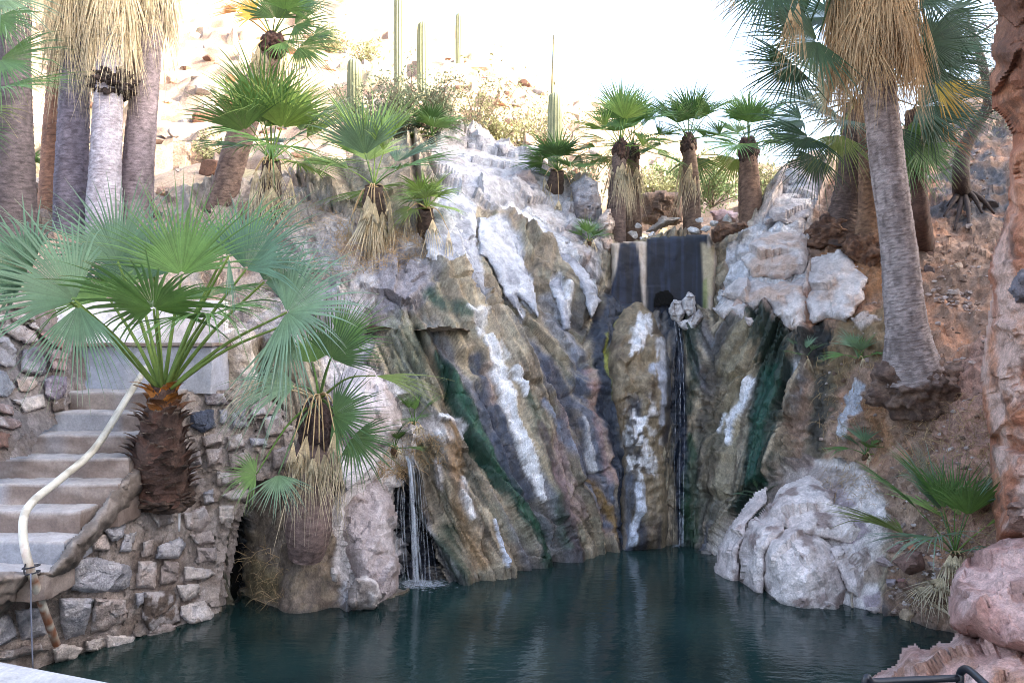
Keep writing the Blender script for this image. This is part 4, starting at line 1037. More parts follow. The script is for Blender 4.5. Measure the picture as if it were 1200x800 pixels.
UW = [([(-8, 381), (20, 378), (42, 385), (48, 400), (28, 404), (8, 392)], B_), ([(-8, 392), (10, 395), (22, 414), (20, 429), (8, 431), (-8, 425)], c3(186, 182, 188)), ([(25, 409), (44, 406), (55, 424), (57, 436), (45, 442), (23, 436)], c3(146, 142, 150)),
      ([(53, 412), (68, 408), (82, 415), (80, 435), (61, 435)], P_), ([(46, 390), (60, 385), (80, 398), (78, 411), (60, 404)], c3(184, 146, 138)), ([(-8, 430), (7, 435), (19, 454), (10, 466), (-8, 465)], c3(160, 164, 176)),
      ([(19, 442), (40, 440), (47, 450), (36, 459), (25, 459)], c3(196, 178, 170)), ([(49, 445), (60, 438), (80, 440), (80, 455), (70, 474), (52, 465)], c3(136, 126, 140)), ([(12, 469), (50, 461), (55, 477), (28, 485), (22, 475)], C_),
      ([(-8, 468), (17, 475), (20, 486), (-8, 483)], P_), ([(-8, 486), (25, 490), (28, 499), (15, 503), (-8, 498)], P_ * .9), ([(-8, 501), (12, 507), (10, 524), (-8, 527)], c3(140, 110, 100)), ([(10, 350), (28, 343), (40, 350), (42, 362), (12, 363)], B_),
      ([(12, 367), (42, 366), (42, 376), (14, 377)], B_ * .8), ([(-8, 366), (9, 368), (8, 378), (-8, 379)], C_), ([(26, 379), (42, 377), (50, 388), (40, 386)], C_ * 1.05), ([(-8, 346), (8, 344), (9, 362), (-8, 363)], c3(200, 184, 160)), ([(60, 470), (78, 462), (76, 482), (62, 484)], D_)]
dU = TPS([(-10, 350, 7.5), (45, 350, 8.2), (82, 400, 8.25), (-10, 440, 7.2), (50, 440, 7.8), (80, 450, 8.0), (-10, 527, 6.6), (20, 500, 7.05), (60, 478, 7.7)])
wall('wall of large mortared pink and grey stones left of the steps', 'stone wall', (-4.4, 7.2, 1.2), [(-20, 545), (-20, 342), (30, 340), (46, 352), (50, 384), (84, 398), (84, 482), (60, 492), (28, 512), (10, 540)], dU, UW, c3(150, 142, 142), (-20, 335, 90, 545), seed0=100)

# concrete block at the head of the steps, white wall above it, cream pillar, blue post
bl = empty('concrete_block', tuple(pt(165, 459, 8.6)), 'grey concrete block with a ledge at the head of the steps', 'concrete block')
p0 = pt(83, 462, 8.5); p1 = pt(248, 406, 8.5)
box_thing('block', (p0.x, 8.5, p0.z), (p1.x, 9.1, p1.z), M_conc, None, parent=bl, amp=0.006, colfn=conc_col(c3(168, 172, 186), c3(186, 186, 194), 5, 1.5))
box_thing('ledge', (p0.x - 0.02, 8.44, p1.z + 0.002), (p1.x + 0.03, 9.1, p1.z + 0.035), M_conc, None, parent=bl, amp=0.006, colfn=conc_col(c3(132, 112, 98), c3(160, 146, 136), 6, 5))
p0 = pt(44, 402, 9.12); p1 = pt(262, 352, 9.12)
box_thing('white_wall', (p0.x, 9.12, p0.z - 0.3), (p1.x, 9.3, p1.z), M_conc, None, 'low whitewashed wall above the concrete block', 'wall', amp=0.006, colfn=conc_col(c3(236, 234, 236), c3(214, 206, 206), 7, 2))
p0 = pt(262, 446, 9.0); p1 = pt(292, 386, 9.0)
box_thing('stone_pillar', (p0.x, 9.0, p0.z - 0.2), (p1.x, 9.22, p1.z), M_rock, None, 'short whitish stone pillar behind the foreground palm', 'pillar', amp=0.03, colfn=conc_col(c3(226, 216, 212), c3(196, 180, 164), 8, 7))
p0 = pt(39, 380, 9.05); p1 = pt(48, 346, 9.05)
box_thing('post', (p0.x, 9.0, p0.z - 0.4), (p1.x, 9.07, p1.z), M_paint, c3(150, 170, 200), 'pale blue post at the end of the upper stone wall', 'post', amp=0.001)

# ---------------------------------------------------------------- dam wall with dark wet faces
wr = empty('weir_wall', tuple(pt(780, 350, 12.5)), 'low pale concrete wall with dark wet faces the falls run down', 'wall')
def weir_col(Pv, X, Yp):
    q = mixc(c3(198, 186, 174), c3(170, 156, 142), sstep(0.36, 0.6, fbm(P3(X / 9, Yp / 40), 4, 3)))
    r = np.full(len(q), 0.75)
    n = (fbm(P3(X / 5, Yp / 60), 4, 9) - 0.5) * 12
    for poly in ([(757, 276), (832, 270), (830, 300), (826, 370), (757, 370)], [(727, 284), (746, 284), (750, 310), (756, 380), (706, 380), (720, 320)]):
        m = sstep(-2, 2, sdist(X, Yp, poly) + n * 0.5)
        q = mixc(q, mixc(c3(15, 20, 33), c3(29, 38, 58), sstep(0.4, 0.65, fbm(P3(X / 4, Yp / 70), 4, 11))), m)
        r = r * (1 - m) + 0.62 * m
    m = sstep(-3, 3, sdist(X, Yp, [(822, 285), (836, 290), (836, 345), (826, 350), (824, 320)]) + n * 0.4)
    q = mixc(q, c3(168, 156, 130), m)
    q = mixc(q, c3(112, 124, 66), sstep(-2, 2, sdist(X, Yp, [(824, 330), (829, 325), (830, 362), (824, 362)]) + n * 0.3) * 0.7)
    return np.c_[q, r]
rock('wall_face', [(714, 284), (756, 282), (757, 278), (832, 273), (842, 300), (838, 376), (706, 376), (716, 320)], TPS([(714, 290, 12.15), (760, 280, 12.3), (835, 280, 12.15), (710, 376, 11.9), (770, 376, 12.05), (838, 376, 11.9)]), 0.35, 1.6, 7,
     f=((0.5, 0.04),), rough=0.02, warp=0.8, seed=81, col=weir_col, mat=M_conc, parent=wr, sharp=50)
rock('hole_dark_disc', [(765, 352), (768, 344), (775, 340), (784, 340), (790, 346), (791, 358), (766, 360)], 12.0, 0.02, 1.0, 2, f=(), rough=0.004, warp=0.7, seed=82, col=np.r_[c3(8, 7, 7), 1.0], mat=M_bark, parent=wr)  # flat black disc, its colour stands in for the dark inside a hole
rock('root_clump', [(833, 268), (850, 262), (874, 258), (880, 266), (856, 276), (838, 288), (832, 282)], 12.0, 0.15, 1.5, 5, f=((0.1, 0.4), (0.04, 0.5)), rough=0.06, warp=2, seed=83, col=stone_col(c3(112, 84, 66), c3(76, 56, 44), None, 9), mat=M_bark, label='brown matted root clump hanging over the right end of the dark wall', cat='roots')
rock('rock_ledge', [(428, 381), (470, 385), (520, 382), (548, 384), (554, 389), (540, 392), (500, 390), (450, 391), (428, 388)], TPS([(428, 385, 10.12), (490, 385, 10.02), (556, 388, 10.22)]) , 0.25, 1.6, 6, f=((0.2, 0.2), (0.07, 0.3)), rough=0.03, warp=1.4, seed=84,
     col=stone_col(c3(150, 138, 124), c3(116, 100, 84), c3(180, 170, 158), 5), label='thin horizontal rock ledge under the grey cliff left of the white streak', cat='rock ledge')

# ---------------------------------------------------------------- falling water
def water_white():
    m = bpy.data.materials.new('falling_water'); m.use_nodes = True
    nt = m.node_tree; N = nt.nodes; L = nt.links; b = N['Principled BSDF']
    b.inputs['Base Color'].default_value = (0.75, 0.82, 0.92, 1); b.inputs['Roughness'].default_value = 0.15
    t = N.new('ShaderNodeBsdfTransparent'); ms = N.new('ShaderNodeMixShader')
    tc = N.new('ShaderNodeTexCoord'); mp = N.new('ShaderNodeMapping'); mp.inputs['Scale'].default_value = (1, 1, 0.15)
    nn = N.new('ShaderNodeTexNoise'); nn.inputs['Scale'].default_value = 60; nn.inputs['Detail'].default_value = 3
    L.new(tc.outputs['Object'], mp.inputs['Vector']); L.new(mp.outputs[0], nn.inputs['Vector'])
    mr = N.new('ShaderNodeMapRange'); mr.inputs['From Min'].default_value = 0.42; mr.inputs['From Max'].default_value = 0.66; mr.inputs['To Min'].default_value = 0.02; mr.inputs['To Max'].default_value = 0.24
    L.new(nn.outputs['Fac'], mr.inputs['Value']); L.new(mr.outputs[0], ms.inputs[0])
    L.new(t.outputs[0], ms.inputs[1]); L.new(b.outputs[0], ms.inputs[2]); L.new(ms.outputs[0], N['Material Output'].inputs['Surface'])
    return m
M_fall = water_white()
def waterfall(label, paths, seed, nst):
    mb = MB(); r_ = random.Random(seed)
    for k in range(nst):
        path, spread, rad = paths[0] if r_.random() < .55 else r_.choice(paths)
        q = np.array(path, float)
        j = r_.gauss(0, 1)
        pts = [np.array(pt(x + j * s + r_.uniform(-.6, .6), y, Y + r_.uniform(-.05, .05))) for (x, y, Y), s in zip(path, spread)]
        a, b = sorted((r_.random(), r_.random()))
        full = resample(pts, 26)
        i0 = int(a * 10) if r_.random() < .6 else 0; i1 = 26 if r_.random() < .7 else max(i0 + 6, int(26 * (0.4 + 0.6 * b)))
        full = full[i0:i1]
        rr = rad * r_.uniform(.4, 1.3) * (0.7 + 0.3 * np.sin(np.linspace(0, 9, len(full)) + k))
        mb.tube(full, rr, c3(220, 226, 240), 5)
    o = mb.build('waterfall', M_fall)
    return tag(o, label, 'waterfall')
waterfall('small white waterfall dropping into the pool beside the tall pale rock', [([(476, 534, 9.35), (480, 548, 9.2), (484, 600, 9.15), (485, 640, 9.14), (487, 683, 9.13)], [1.6, 1.6, 1.8, 2.2, 3.2], 0.010), ([(478, 530, 9.3), (490, 548, 9.2), (494, 575, 9.3), (500, 640, 9.2), (502, 682, 9.15)], [3, 3, 4, 8, 12], 0.004), ([(472, 560, 9.4), (470, 620, 9.3), (474, 683, 9.2)], [4, 5, 8], 0.005)], 5, 46)
waterfall('thin main waterfall running down the dark cleft right of the tufa mound', [([(792, 372, 11.4), (797, 420, 11.15), (799, 500, 10.95), (798, 560, 10.85), (798, 638, 10.72)], [3, 3.5, 4, 4, 3], 0.005), ([(798, 600, 10.8), (797, 638, 10.7)], [2, 3], 0.010)], 7, 9)
mbf = MB(); r_ = random.Random(9)
for cx, cy, sx, sy, nn in ((496, 684.5, 15, 3.0, 700), (487, 684, 7, 2.2, 300), (797, 639.5, 5, 1.0, 60), (637, 662, 6, 0.8, 20)):
    for k in range(nn):
        x, y = r_.gauss(cx, sx), r_.gauss(cy, sy)
        Y = FPX * EYE / max(y - CYP, 150)
        c = np.array(pt(x, y, Y)); c[2] = r_.uniform(0, 0.012)
        s = r_.uniform(.005, .018)
        a = np.linspace(0, 6.283, 7)[:-1]
        V = np.c_[c[0] + np.cos(a) * s * 1.6, c[1] + np.sin(a) * s, np.full(6, c[2] + 0.002)]
        V = np.vstack([V, [c[0], c[1], c[2] + s * 0.5]])
        mbf.add(V, [[i, (i + 1) % 6, 6] for i in range(6)], c3(228, 232, 242))
o = mbf.build('foam', M_fall, kind='stuff'); tag(o, 'white foam where the small falls hit the pool', 'foam')

# ---------------------------------------------------------------- handrail pipe, clamp, cable
hr = empty('handrail', tuple(pt(65, 752, 6.75)), 'bent white pipe handrail beside the steps, rusty at its lower end', 'handrail')
hp = resample([pt(172, 430, 8.0), pt(150, 464, 7.72), pt(112, 524, 7.05), (pt(72, 560, 6.6)), pt(40, 586, 6.25), pt(28, 606, 6.1), pt(28, 636, 6.05), pt(36, 668, 6.0), pt(50, 710, 6.25), pt(66, 754, 6.55)], 90)
hcv = np.zeros((90 * 14, 4)); t = np.repeat(np.linspace(0, 1, 90), 14)
V, F = tube_geo(hp, np.full(90, 0.029), 14)
ru = sstep(0.66, 0.9, t + (fbm(V * 9, 4, 6) - 0.5) * 0.5) * sstep(0.42, 0.6, fbm(V * 16, 4, 8) + 0.18 * sstep(0.85, 1, t))
cc = mixc(c3(206, 202, 192), c3(140, 90, 64), ru)
cc = mixc(cc, c3(160, 152, 138), sstep(0.52, 0.66, fbm(V * 12, 4, 3)) * 0.7)
mk('pipe', V, F, M_paint, np.c_[cc, np.full(len(cc), 0.45)], hr)
mb = MB()
for dz in (-0.022, 0.02):
    a = np.linspace(0, 2 * math.pi, 25); c = np.array(pt(36.5, 667, 6.0))
    mb.tube(np.c_[c[0] + np.cos(a) * 0.055, c[1] + np.sin(a) * 0.05, c[2] + dz + 0.01 * np.cos(a)], 0.005, c3(50, 50, 56), 6)
mb.tube(resample([pt(30, 660, 5.96), pt(28, 668, 5.95), pt(30, 675, 5.96)], 8), 0.005, c3(50, 50, 56), 6)
mb.build('clamp', M_metal, hr)
mb = MB(); mb.tube(resample([pt(36, 672, 5.94), pt(36.5, 720, 5.98), pt(38.5, 782, 6.0)], 12), 0.005, c3(120, 124, 140), 6)
mb.build('cable', M_metal, hr)
# white plastic pipe end under the foreground palm
mb = MB(); mb.tube(resample([pt(196, 582, 7.55), pt(206, 582, 7.5), pt(210, 592, 7.5), pt(210, 622, 7.55)], 16), 0.010, c3(206, 206, 212), 8)
o = mb.build('water_pipe', M_paint); tag(o, 'thin white pipe hooked out of the wall below the foreground palm', 'pipe')
# teal float at the deck corner
mb = MB(); a = np.linspace(0, 2 * math.pi, 33); c = np.array(pt(134, 822, 4.0)); c[2] = 0.86
mb.tube(np.c_[c[0] + np.cos(a) * 0.045, c[1] + np.sin(a) * 0.045, np.full(33, c[2])], 0.022, c3(60, 150, 160), 10)
o = mb.build('hose_ring', M_paint); tag(o, 'small coiled teal hose at the corner of the pale deck', 'hose')
# black ladder rail in the near right corner
rl = empty('pool_rail', tuple(pt(1080, 850, 3.0)), 'black tubular metal rail in front of the pink rock', 'rail')
BK = np.r_[c3(30, 32, 40), 0.35]
mb = MB(); mb.tube(resample([pt(1013, 850, 3.0), pt(1013, 806, 3.0), pt(1016, 793, 3.0), pt(1024, 798, 3.0), pt(1060, 796.5, 3.0), pt(1123, 794, 3.0)], 50), 0.012, BK, 10); mb.build('bar', M_metal, rl)
mb = MB(); mb.tube(resample([pt(1125, 850, 3.0), pt(1125, 800, 3.0), pt(1126, 787, 3.0), pt(1134, 784, 2.95), pt(1150, 797, 2.85), pt(1180, 826, 2.7)], 40), 0.013, BK, 10); mb.build('handle', M_metal, rl)
# broken rock strewn over the hillside
mb = MB(); r2 = np.random.RandomState(77)
for k in range(300):
    x = r2.uniform(-60, 760); c_ = int((x + 700) / 7); rI = int(r2.uniform(0.02, 0.8) ** 1.0 * 148)
    p = HP[rI, c_]; s = r2.uniform(.05, .34) * (0.5 + p[1] / 40)
    V, F, cc = pebble(p + np.array([0, 0, s * .1]), (s * 1.3, s, s * .75), 1500 + k, [c3(176, 140, 118), c3(150, 142, 140), c3(120, 88, 72)][k % 3])
    mb.add(V, F, cc)
o = mb.build('rubble', M_rock, sharp=35, kind='stuff'); tag(o, 'broken rocks strewn over the sunlit hillside', 'rubble')
V, F, cc = pebble(on_hill(271, 96), (.34, .3, .3), 1900, c3(176, 120, 92)); o = mk('boulder', V, F, M_rock, cc, sharp=35); tag(o, 'reddish boulder on the sunlit slope left of the leaning palm', 'boulder')
# ---------------------------------------------------------------- palms
DOWN = np.array([0, 0, -1.0])
def nv(a):
    a = np.asarray(a, float)
    return a / (np.linalg.norm(a) + 1e-12)

def frond_geo(hub, axis, nrm, R, A, n, rng, cin, cout, tip, droop=0.25, split=0.38, fold=0.2, recurve=0.0, ragged=0.12):
    hub = np.asarray(hub, float); axis = nv(axis)
    nrm = np.asarray(nrm, float); nrm = nv(nrm - axis * (nrm @ axis))
    side = np.cross(nrm, axis)
    s = np.array([0.03, 0.2, 0.36, split, 0.64, 0.77, 0.89, 1.0])
    m = len(s)
    th = np.linspace(-A, A, n)
    dth = 2 * A / max(n - 1, 1)
    L = R * (0.80 + 0.20 * np.cos(th * 0.8)) * (1 + ragged * (rng.rand(n) - 0.5) * 2)
    dirs = np.cos(th)[:, None] * axis + np.sin(th)[:, None] * side
    tj = (rng.rand(n) - 0.5) * dth * 1.1
    side_i = -np.sin(th)[:, None] * axis + np.cos(th)[:, None] * side
    r = s[None, :] * L[:, None]
    hw = np.tan(min(dth, 0.5) / 2) * 1.04
    wsp = split * R * hw
    w = np.where(s <= split, s * R * hw, wsp * (0.92 - 0.92 * ((s - split) / (1 - split))) ** 0.9)[None, :] * np.ones((n, 1))
    w = np.maximum(w, 0.0008)
    bend = np.clip(s - 0.3, 0, 1) ** 2
    dr = droop * R * 2.0 * bend[None, :] * (0.5 + rng.rand(n)[:, None])
    # a few broken leaflets hang straight down
    brk = rng.rand(n) < 0.08
    dr = np.where(brk[:, None], dr + R * 0.55 * np.clip(s - 0.55, 0, 1)[None, :], dr)
    ctr = hub + dirs[:, None, :] * r[..., None]
    ctr = ctr + (fold * np.abs(np.sin(th))[:, None] * r)[..., None] * nrm
    ctr = ctr + side_i[:, None, :] * ((tj[:, None] * np.clip(s - split, 0, 1)[None, :]) * R * 1.4)[..., None]
    ctr = ctr + dr[..., None] * DOWN + (recurve * R * (s ** 2)[None, :] * np.cos(th * .5)[:, None])[..., None] * DOWN
    pl = 0.45 * w
    roll = (rng.rand(n) - 0.5)[:, None] * 1.5 * np.clip((s - split + .12) / .4, 0, 1)[None, :]
    sw = (side_i[:, None, :] * np.cos(roll)[..., None] + nrm * np.sin(roll)[..., None]) * w[..., None]
    up = nrm * pl[..., None]
    V = np.stack([ctr - sw - up * 0.5, ctr + up * 0.5, ctr + sw - up * 0.5], 2)     # n, m, 3, xyz
    idx = np.arange(n * m * 3).reshape(n, m, 3)
    F = []
    for a, b in ((0, 1), (1, 2)):
        F.append(np.stack([idx[:, :-1, a], idx[:, :-1, b], idx[:, 1:, b], idx[:, 1:, a]], -1).reshape(-1, 4))
    t = np.clip(s * 1.15, 0, 1)[None, :, None]
    C = cin * (1 - t) + cout * t
    C = C * (0.82 + 0.36 * rng.rand(n))[:, None, None]
    tt = sstep(0.84, 1.0, s)[None, :, None] * (0.4 + 0.6 * rng.rand(n))[:, None, None]
    C = C * (1 - tt) + tip * tt
    C = np.repeat(C[:, :, None, :], 3, 2)
    return V.reshape(-1, 3), np.concatenate(F), C.reshape(-1, 3)

G_BLUE = (c3(78, 108, 74), c3(90, 120, 98), c3(158, 158, 132))
G_LIME = (c3(142, 168, 82), c3(132, 160, 96), c3(176, 166, 110))
G_MID = (c3(100, 134, 64), c3(92, 126, 74), c3(150, 140, 90))
G_DEEP = (c3(56, 80, 44), c3(50, 76, 50), c3(104, 96, 58))
G_DARK = (c3(78, 106, 54), c3(68, 98, 60), c3(120, 106, 62))
G_PALE = (c3(104, 132, 92), c3(118, 144, 122), c3(180, 174, 150))
G_YEL = (c3(168, 150, 40), c3(170, 122, 36), c3(140, 96, 44))
G_ORG = (c3(150, 104, 50), c3(160, 96, 44), c3(130, 84, 44))
G_TIP = (c3(112, 132, 60), c3(120, 130, 74), c3(176, 146, 84))
G_STRAW = (c3(214, 196, 160), c3(208, 194, 168), c3(190, 178, 160))
G_TAN = (c3(206, 172, 130), c3(196, 168, 130), c3(172, 156, 136))
G_GREY = (c3(214, 198, 164), c3(210, 196, 168), c3(196, 186, 168))

def frond(root, crown, hub, axis, nrm, R, A, n, pal, rng, mat=None, pw=0.016, sag=0.04, petcol=None, name='frond', **k):
    V, F, C = frond_geo(hub, axis, nrm, R, A, n, rng, *pal, **k)
    rough = np.full((len(C), 1), 0.5 if mat is None else 0.8)
    o = mk(name, V, F, mat or M_leaf, np.c_[C, rough], root)
    if crown is not None:
        a = np.asarray(crown, float); b = np.asarray(hub, float)
        mid = (a + b) / 2 + np.array([0, 0, np.linalg.norm(b - a) * sag])
        pth = resample([a, mid, b], 10)
        mb = MB()
        mb.tube(pth, np.linspace(pw, pw * 0.45, 10), petcol if petcol is not None else pal[0] * 0.95, 6)
        mb.build('petiole', M_leaf if mat is None else M_dead, o)
    return o

def trunk(root, path, rads, base_c, ring_c, seed, name='trunk', n=30, step=0.022, rings=0.05, amp=0.010, mat=None, dots=0.0):
    P0 = [np.array(p) for p in path]
    Ln = sum(np.linalg.norm(b - a) for a, b in zip(P0[:-1], P0[1:]))
    m = max(12, int(Ln / step))
    pth = resample(P0, m)
    rr = np.interp(np.linspace(0, 1, m), np.linspace(0, 1, len(rads)), rads)
    V, F = tube_geo(pth, rr, n)
    hgt = np.repeat(np.linspace(0, Ln, m), n)
    ang = np.tile(np.arange(n) / n * 2 * np.pi, m)
    cen = np.repeat(pth, n, 0)
    wob = fbm(P3(np.cos(ang) * 1.2, np.sin(ang) * 1.2, hgt * 6) + seed, 3, seed)
    ph = hgt / rings + (wob - 0.5) * 2.2
    saw = ph - np.floor(ph); crk = sstep(0.62, 0.7, fbm(P3(np.cos(ang) * 7, np.sin(ang) * 7, hgt * 5) + seed, 3, seed + 11))
    nz = fbm(P3(np.cos(ang) * 4, np.sin(ang) * 4, hgt * 26) + seed, 4, seed + 1)
    d = amp * ((1 - saw) - 0.5) + amp * 2.2 * (nz - 0.5) + 0.03 * (fbm(P3(np.cos(ang), np.sin(ang), hgt * 1.6) + seed, 3, seed + 2) - 0.5)
    V = V + (V - cen) / (np.linalg.norm(V - cen, axis=1)[:, None] + 1e-9) * d[:, None]
    q = mixc(base_c, ring_c, sstep(0.3, 0.04, saw) * 0.9)
    q = mixc(q, base_c * 1.22, sstep(0.54, 0.68, nz) * 0.8)
    q = mixc(q, ring_c * 0.8, crk * 0.6)
    q = mixc(q, ring_c, sstep(0.55, 0.7, fbm(P3(np.cos(ang) * 2, np.sin(ang) * 2, hgt * 3) + seed + 5, 4, seed + 7)) * 0.55)
    return mk(name, V, F, mat or M_trunk, q, root)

def blob(root, c, size, seed, ca, cb, name='root_mass', amp=0.5, mat=None, freq=3.0):
    import bmesh
    bm = bmesh.new(); bmesh.ops.create_icosphere(bm, subdivisions=5, radius=1)
    V = np.array([v.co[:] for v in bm.verts]); F = [[v.index for v in f.verts] for f in bm.faces]; bm.free()
    d = 1 + amp * (fbm(V * freq * .5 + seed, 4, seed) - 0.5) * 2 + 0.25 * amp * (ridged(V * freq * 2 + seed, 4, seed + 1) - 0.6) + 0.12 * (fbm(V * 14, 3, seed + 3) - .5)
    V = V * d[:, None]
    q = mixc(ca, cb, sstep(0.38, 0.62, fbm(V * 5 + seed, 4, seed + 2)))
    return mk(name, V * np.asarray(size) + np.asarray(c), F, mat or M_bark, q, root)

def dead_fan(root, hub, out, R, rng, pal, A=0.55, n=14, frm=None, name='dead_frond', spread=0.16, droop=0.12):
    ax = DOWN + np.asarray(out) * spread + (rng.rand(3) - 0.5) * 0.16
    nr_ = np.asarray(out, float) + (rng.rand(3) - .5) * .5
    k = 0.85 + 0.3 * rng.rand()
    pal = tuple(p * k for p in pal)
    return frond(root, frm, hub, ax, nr_, R * (0.8 + 0.35 * rng.rand()), A, n, pal, rng, mat=M_dead, pw=0.010, sag=0.28, name=name, droop=droop, fold=-0.5, split=0.32, ragged=0.3, petcol=c3(196, 170, 130))

def skirt(root, top, rad, z0, z1, num, R, rng, pal, n=14, A=0.5, lean=(0, 0)):
    """dead fronds hanging in a thatch round the trunk"""
    top = np.asarray(top, float)
    for k in range(num):
        a = k * 2.399963 + rng.rand() * 0.4
        t = (k + 0.5) / num
        out = np.array([math.cos(a), math.sin(a), 0])
        z = z0 + (z1 - z0) * t
        hub = np.array([top[0] + lean[0] * (z - top[2]), top[1] + lean[1] * (z - top[2]), z]) + out * rad * (0.75 + 0.4 * rng.rand())
        dead_fan(root, hub, out, R, rng, pal, A, n)

def crown(root, c, num, R, pet, rng, pal, n=30, e0=75, e1=-15, A=1.9, droop=0.25, spread=1.0, pals=None, az0=0.0, pw=0.014):
    c = np.asarray(c, float)
    for k in range(num):
        t = (k + 0.5) / num
        e = math.radians(e0 + (e1 - e0) * t ** 1.35 + rng.uniform(-9, 9))
        az = az0 + k * 2.399963 + rng.uniform(-.25, .25)
        h = np.array([math.cos(az), math.sin(az), 0])
        d = h * math.cos(e) + np.array([0, 0, math.sin(e)])
        L = pet * rng.uniform(.8, 1.15)
        hub = c + d * L - np.array([0, 0, L * 0.08])
        e2 = e - math.radians(rng.uniform(5, 28))
        ax = h * math.cos(e2) + np.array([0, 0, math.sin(e2)])
        nm = -h * math.sin(e2) + np.array([0, 0, math.cos(e2)]) + rng.uniform(-.3, .3, 3)
        p = pal if pals is None else pals[int(rng.rand() * len(pals))]
        if t > 0.85 and rng.rand() < 0.35: p = G_TIP
        frond(root, c, hub, ax, nm, R * rng.uniform(.85, 1.1), A * rng.uniform(.85, 1.05), n, p, rng, pw=pw, droop=droop * rng.uniform(.6, 1.3), fold=rng.uniform(.1, .35), recurve=0.05)

def boots(root, pth, rads, num, rng, size, ca, cb, ctop, name='leaf_bases'):
    """the cut, curling stubs of old leaves that wrap a young trunk"""
    mb = MB()
    P0 = resample(pth, 60)
    for k in range(num):
        t = k / num
        i = int(t * 59); c = P0[i]; rad = np.interp(t, np.linspace(0, 1, len(rads)), rads)
        a = k * 2.399963 + rng.uniform(-.5, .5); c = c + np.array([0, 0, rng.uniform(-.05, .05)])
        out = np.array([math.cos(a), math.sin(a), 0]); sd = np.array([-math.sin(a), math.cos(a), 0])
        Lh = size * rng.uniform(.8, 1.3); wd = size * rng.uniform(.35, .75)
        u = np.linspace(0, 1, 7); w_ = np.linspace(-1, 1, 7)
        UU, WW = np.meshgrid(u, w_, indexing='ij')
        curl = rng.uniform(.35, .95)
        wid = wd * (1 - 0.75 * UU ** 1.3)
        Vp = c + out * (rad * (0.97 + 0.06 * UU) + Lh * curl * UU ** 2 - 0.5 * wid * WW ** 2 * 0.5)[..., None] + sd * (wid * WW * 0.9)[..., None] + np.array([0, 0, 1]) * (Lh * (UU - 0.35) - Lh * 0.3 * UU ** 3 * curl)[..., None]
        Vp = Vp + (rng.rand(*Vp.shape) - .5) * size * 0.07
        col = mixc(ca, cb, np.clip(rng.rand() + 0 * UU, 0, 1).ravel())
        col = mixc(col, ctop, np.full(49, sstep(0.72, 0.95, t)))
        col = mixc(col, c3(176, 160, 146), (sstep(0.8, 1.0, UU) * 0.7).ravel())
        F = gridF(7, 7)
        Vb = Vp.reshape(-1, 3) - out * 0.006
        mb.add(np.concatenate([Vp.reshape(-1, 3), Vb]), np.concatenate([F, F[:, ::-1] + 49]), np.tile(col, (2, 1)))
    return mb.build(name, M_bark, root)

def W3(dx, dy, dz):
    """direction: right, towards the camera, up"""
    return np.array([dx, -dy, dz], float)

RNG = np.random.RandomState(11)
# ---- foreground fan palm
B0 = pt(188, 580, 7.4); Ctop = pt(192, 452, 7.3)
pA = empty('fan_palm', B0, 'large blue green fan palm with a shaggy brown stub trunk beside the steps', 'palm')
tp = [pt(190, 578, 7.5), pt(188, 535, 7.38), pt(190, 495, 7.33), Ctop]
trunk(pA, tp, [0.20, 0.21, 0.15, 0.09], c3(86, 66, 58), c3(58, 44, 40), 3, amp=0.02, mat=M_bark)
boots(pA, tp, [0.20, 0.215, 0.145, 0.075], 130, RNG, 0.15, c3(104, 74, 64), c3(72, 58, 54), c3(186, 118, 46))
blob(pA, pt(190, 584, 7.52), (.25, .2, .11), 6, c3(96, 78, 68), c3(62, 50, 46), amp=.5, freq=6)
FR = [((180, 362, 6.80), (-.05, .85, .45), (0, -.35, .9), 0.92, 2.35, 46, G_MID, .10, .12), ((213, 322, 7.15), (.02, .05, 1), (0, 1, .05), 0.88, 1.35, 36, G_MID, .02, .10),
      ((88, 352, 6.6), (-.72, .3, .62), (.45, .6, .6), 1.02, 1.25, 36, G_BLUE, .12, .15), ((92, 358, 6.55), (.15, .3, -.9), (.3, .9, .2), 0.72, 0.75, 20, G_BLUE, .05, .15),
      ((138, 306, 7.2), (-.48, -.1, .85), (.3, .9, .25), 0.86, 1.2, 34, G_BLUE, .06, .15), ((160, 330, 7.5), (-.25, -.5, .85), (.1, .5, .6), 0.85, 1.4, 34, G_BLUE, .06, .15),
      ((288, 316, 7.1), (.5, -.1, .75), (-.4, .75, .35), 0.92, 1.35, 38, G_BLUE, .10, .15), ((336, 366, 6.85), (.8, .35, .25), (-.15, .8, .5), 0.84, 1.95, 40, G_PALE, .10, .12),
      ((262, 300, 7.5), (.3, -.5, .85), (-.2, .5, .6), 0.9, 1.4, 36, G_MID, .08, .15), ((180, 316, 7.6), (-.2, -.4, .9), (.1, .8, .4), .9, 1.3, 34, G_BLUE, .08, .15), ((310, 330, 7.4), (.8, -.3, .4), (-.3, .6, .6), .85, 1.5, 34, G_BLUE, .15, .15), ((128, 350, 7.3), (-.7, -.3, .5), (.3, .6, .6), .85, 1.5, 34, G_MID, .14, .15), ((240, 372, 6.95), (.55, .6, .1), (-.1, .2, .95), .8, 1.7, 36, G_MID, .22, .15), ((36, 318, 6.5), (-.9, .35, .3), (.2, .7, .6), 0.85, 1.5, 36, G_BLUE, .16, .12),
      ((335, 380, 6.8), (-.1, .2, -.95), (0, 1, .1), 0.72, 0.55, 14, G_PALE, .0, .1), ((268, 300, 6.85), (.12, .2, -.9), (-.5, .8, .2), 0.52, 0.16, 5, G_PALE, .05, .1),
      ((240, 350, 7.9), (.5, -.8, .35), (-.2, .3, .9), 0.8, 1.7, 34, G_MID, .15, .15)]
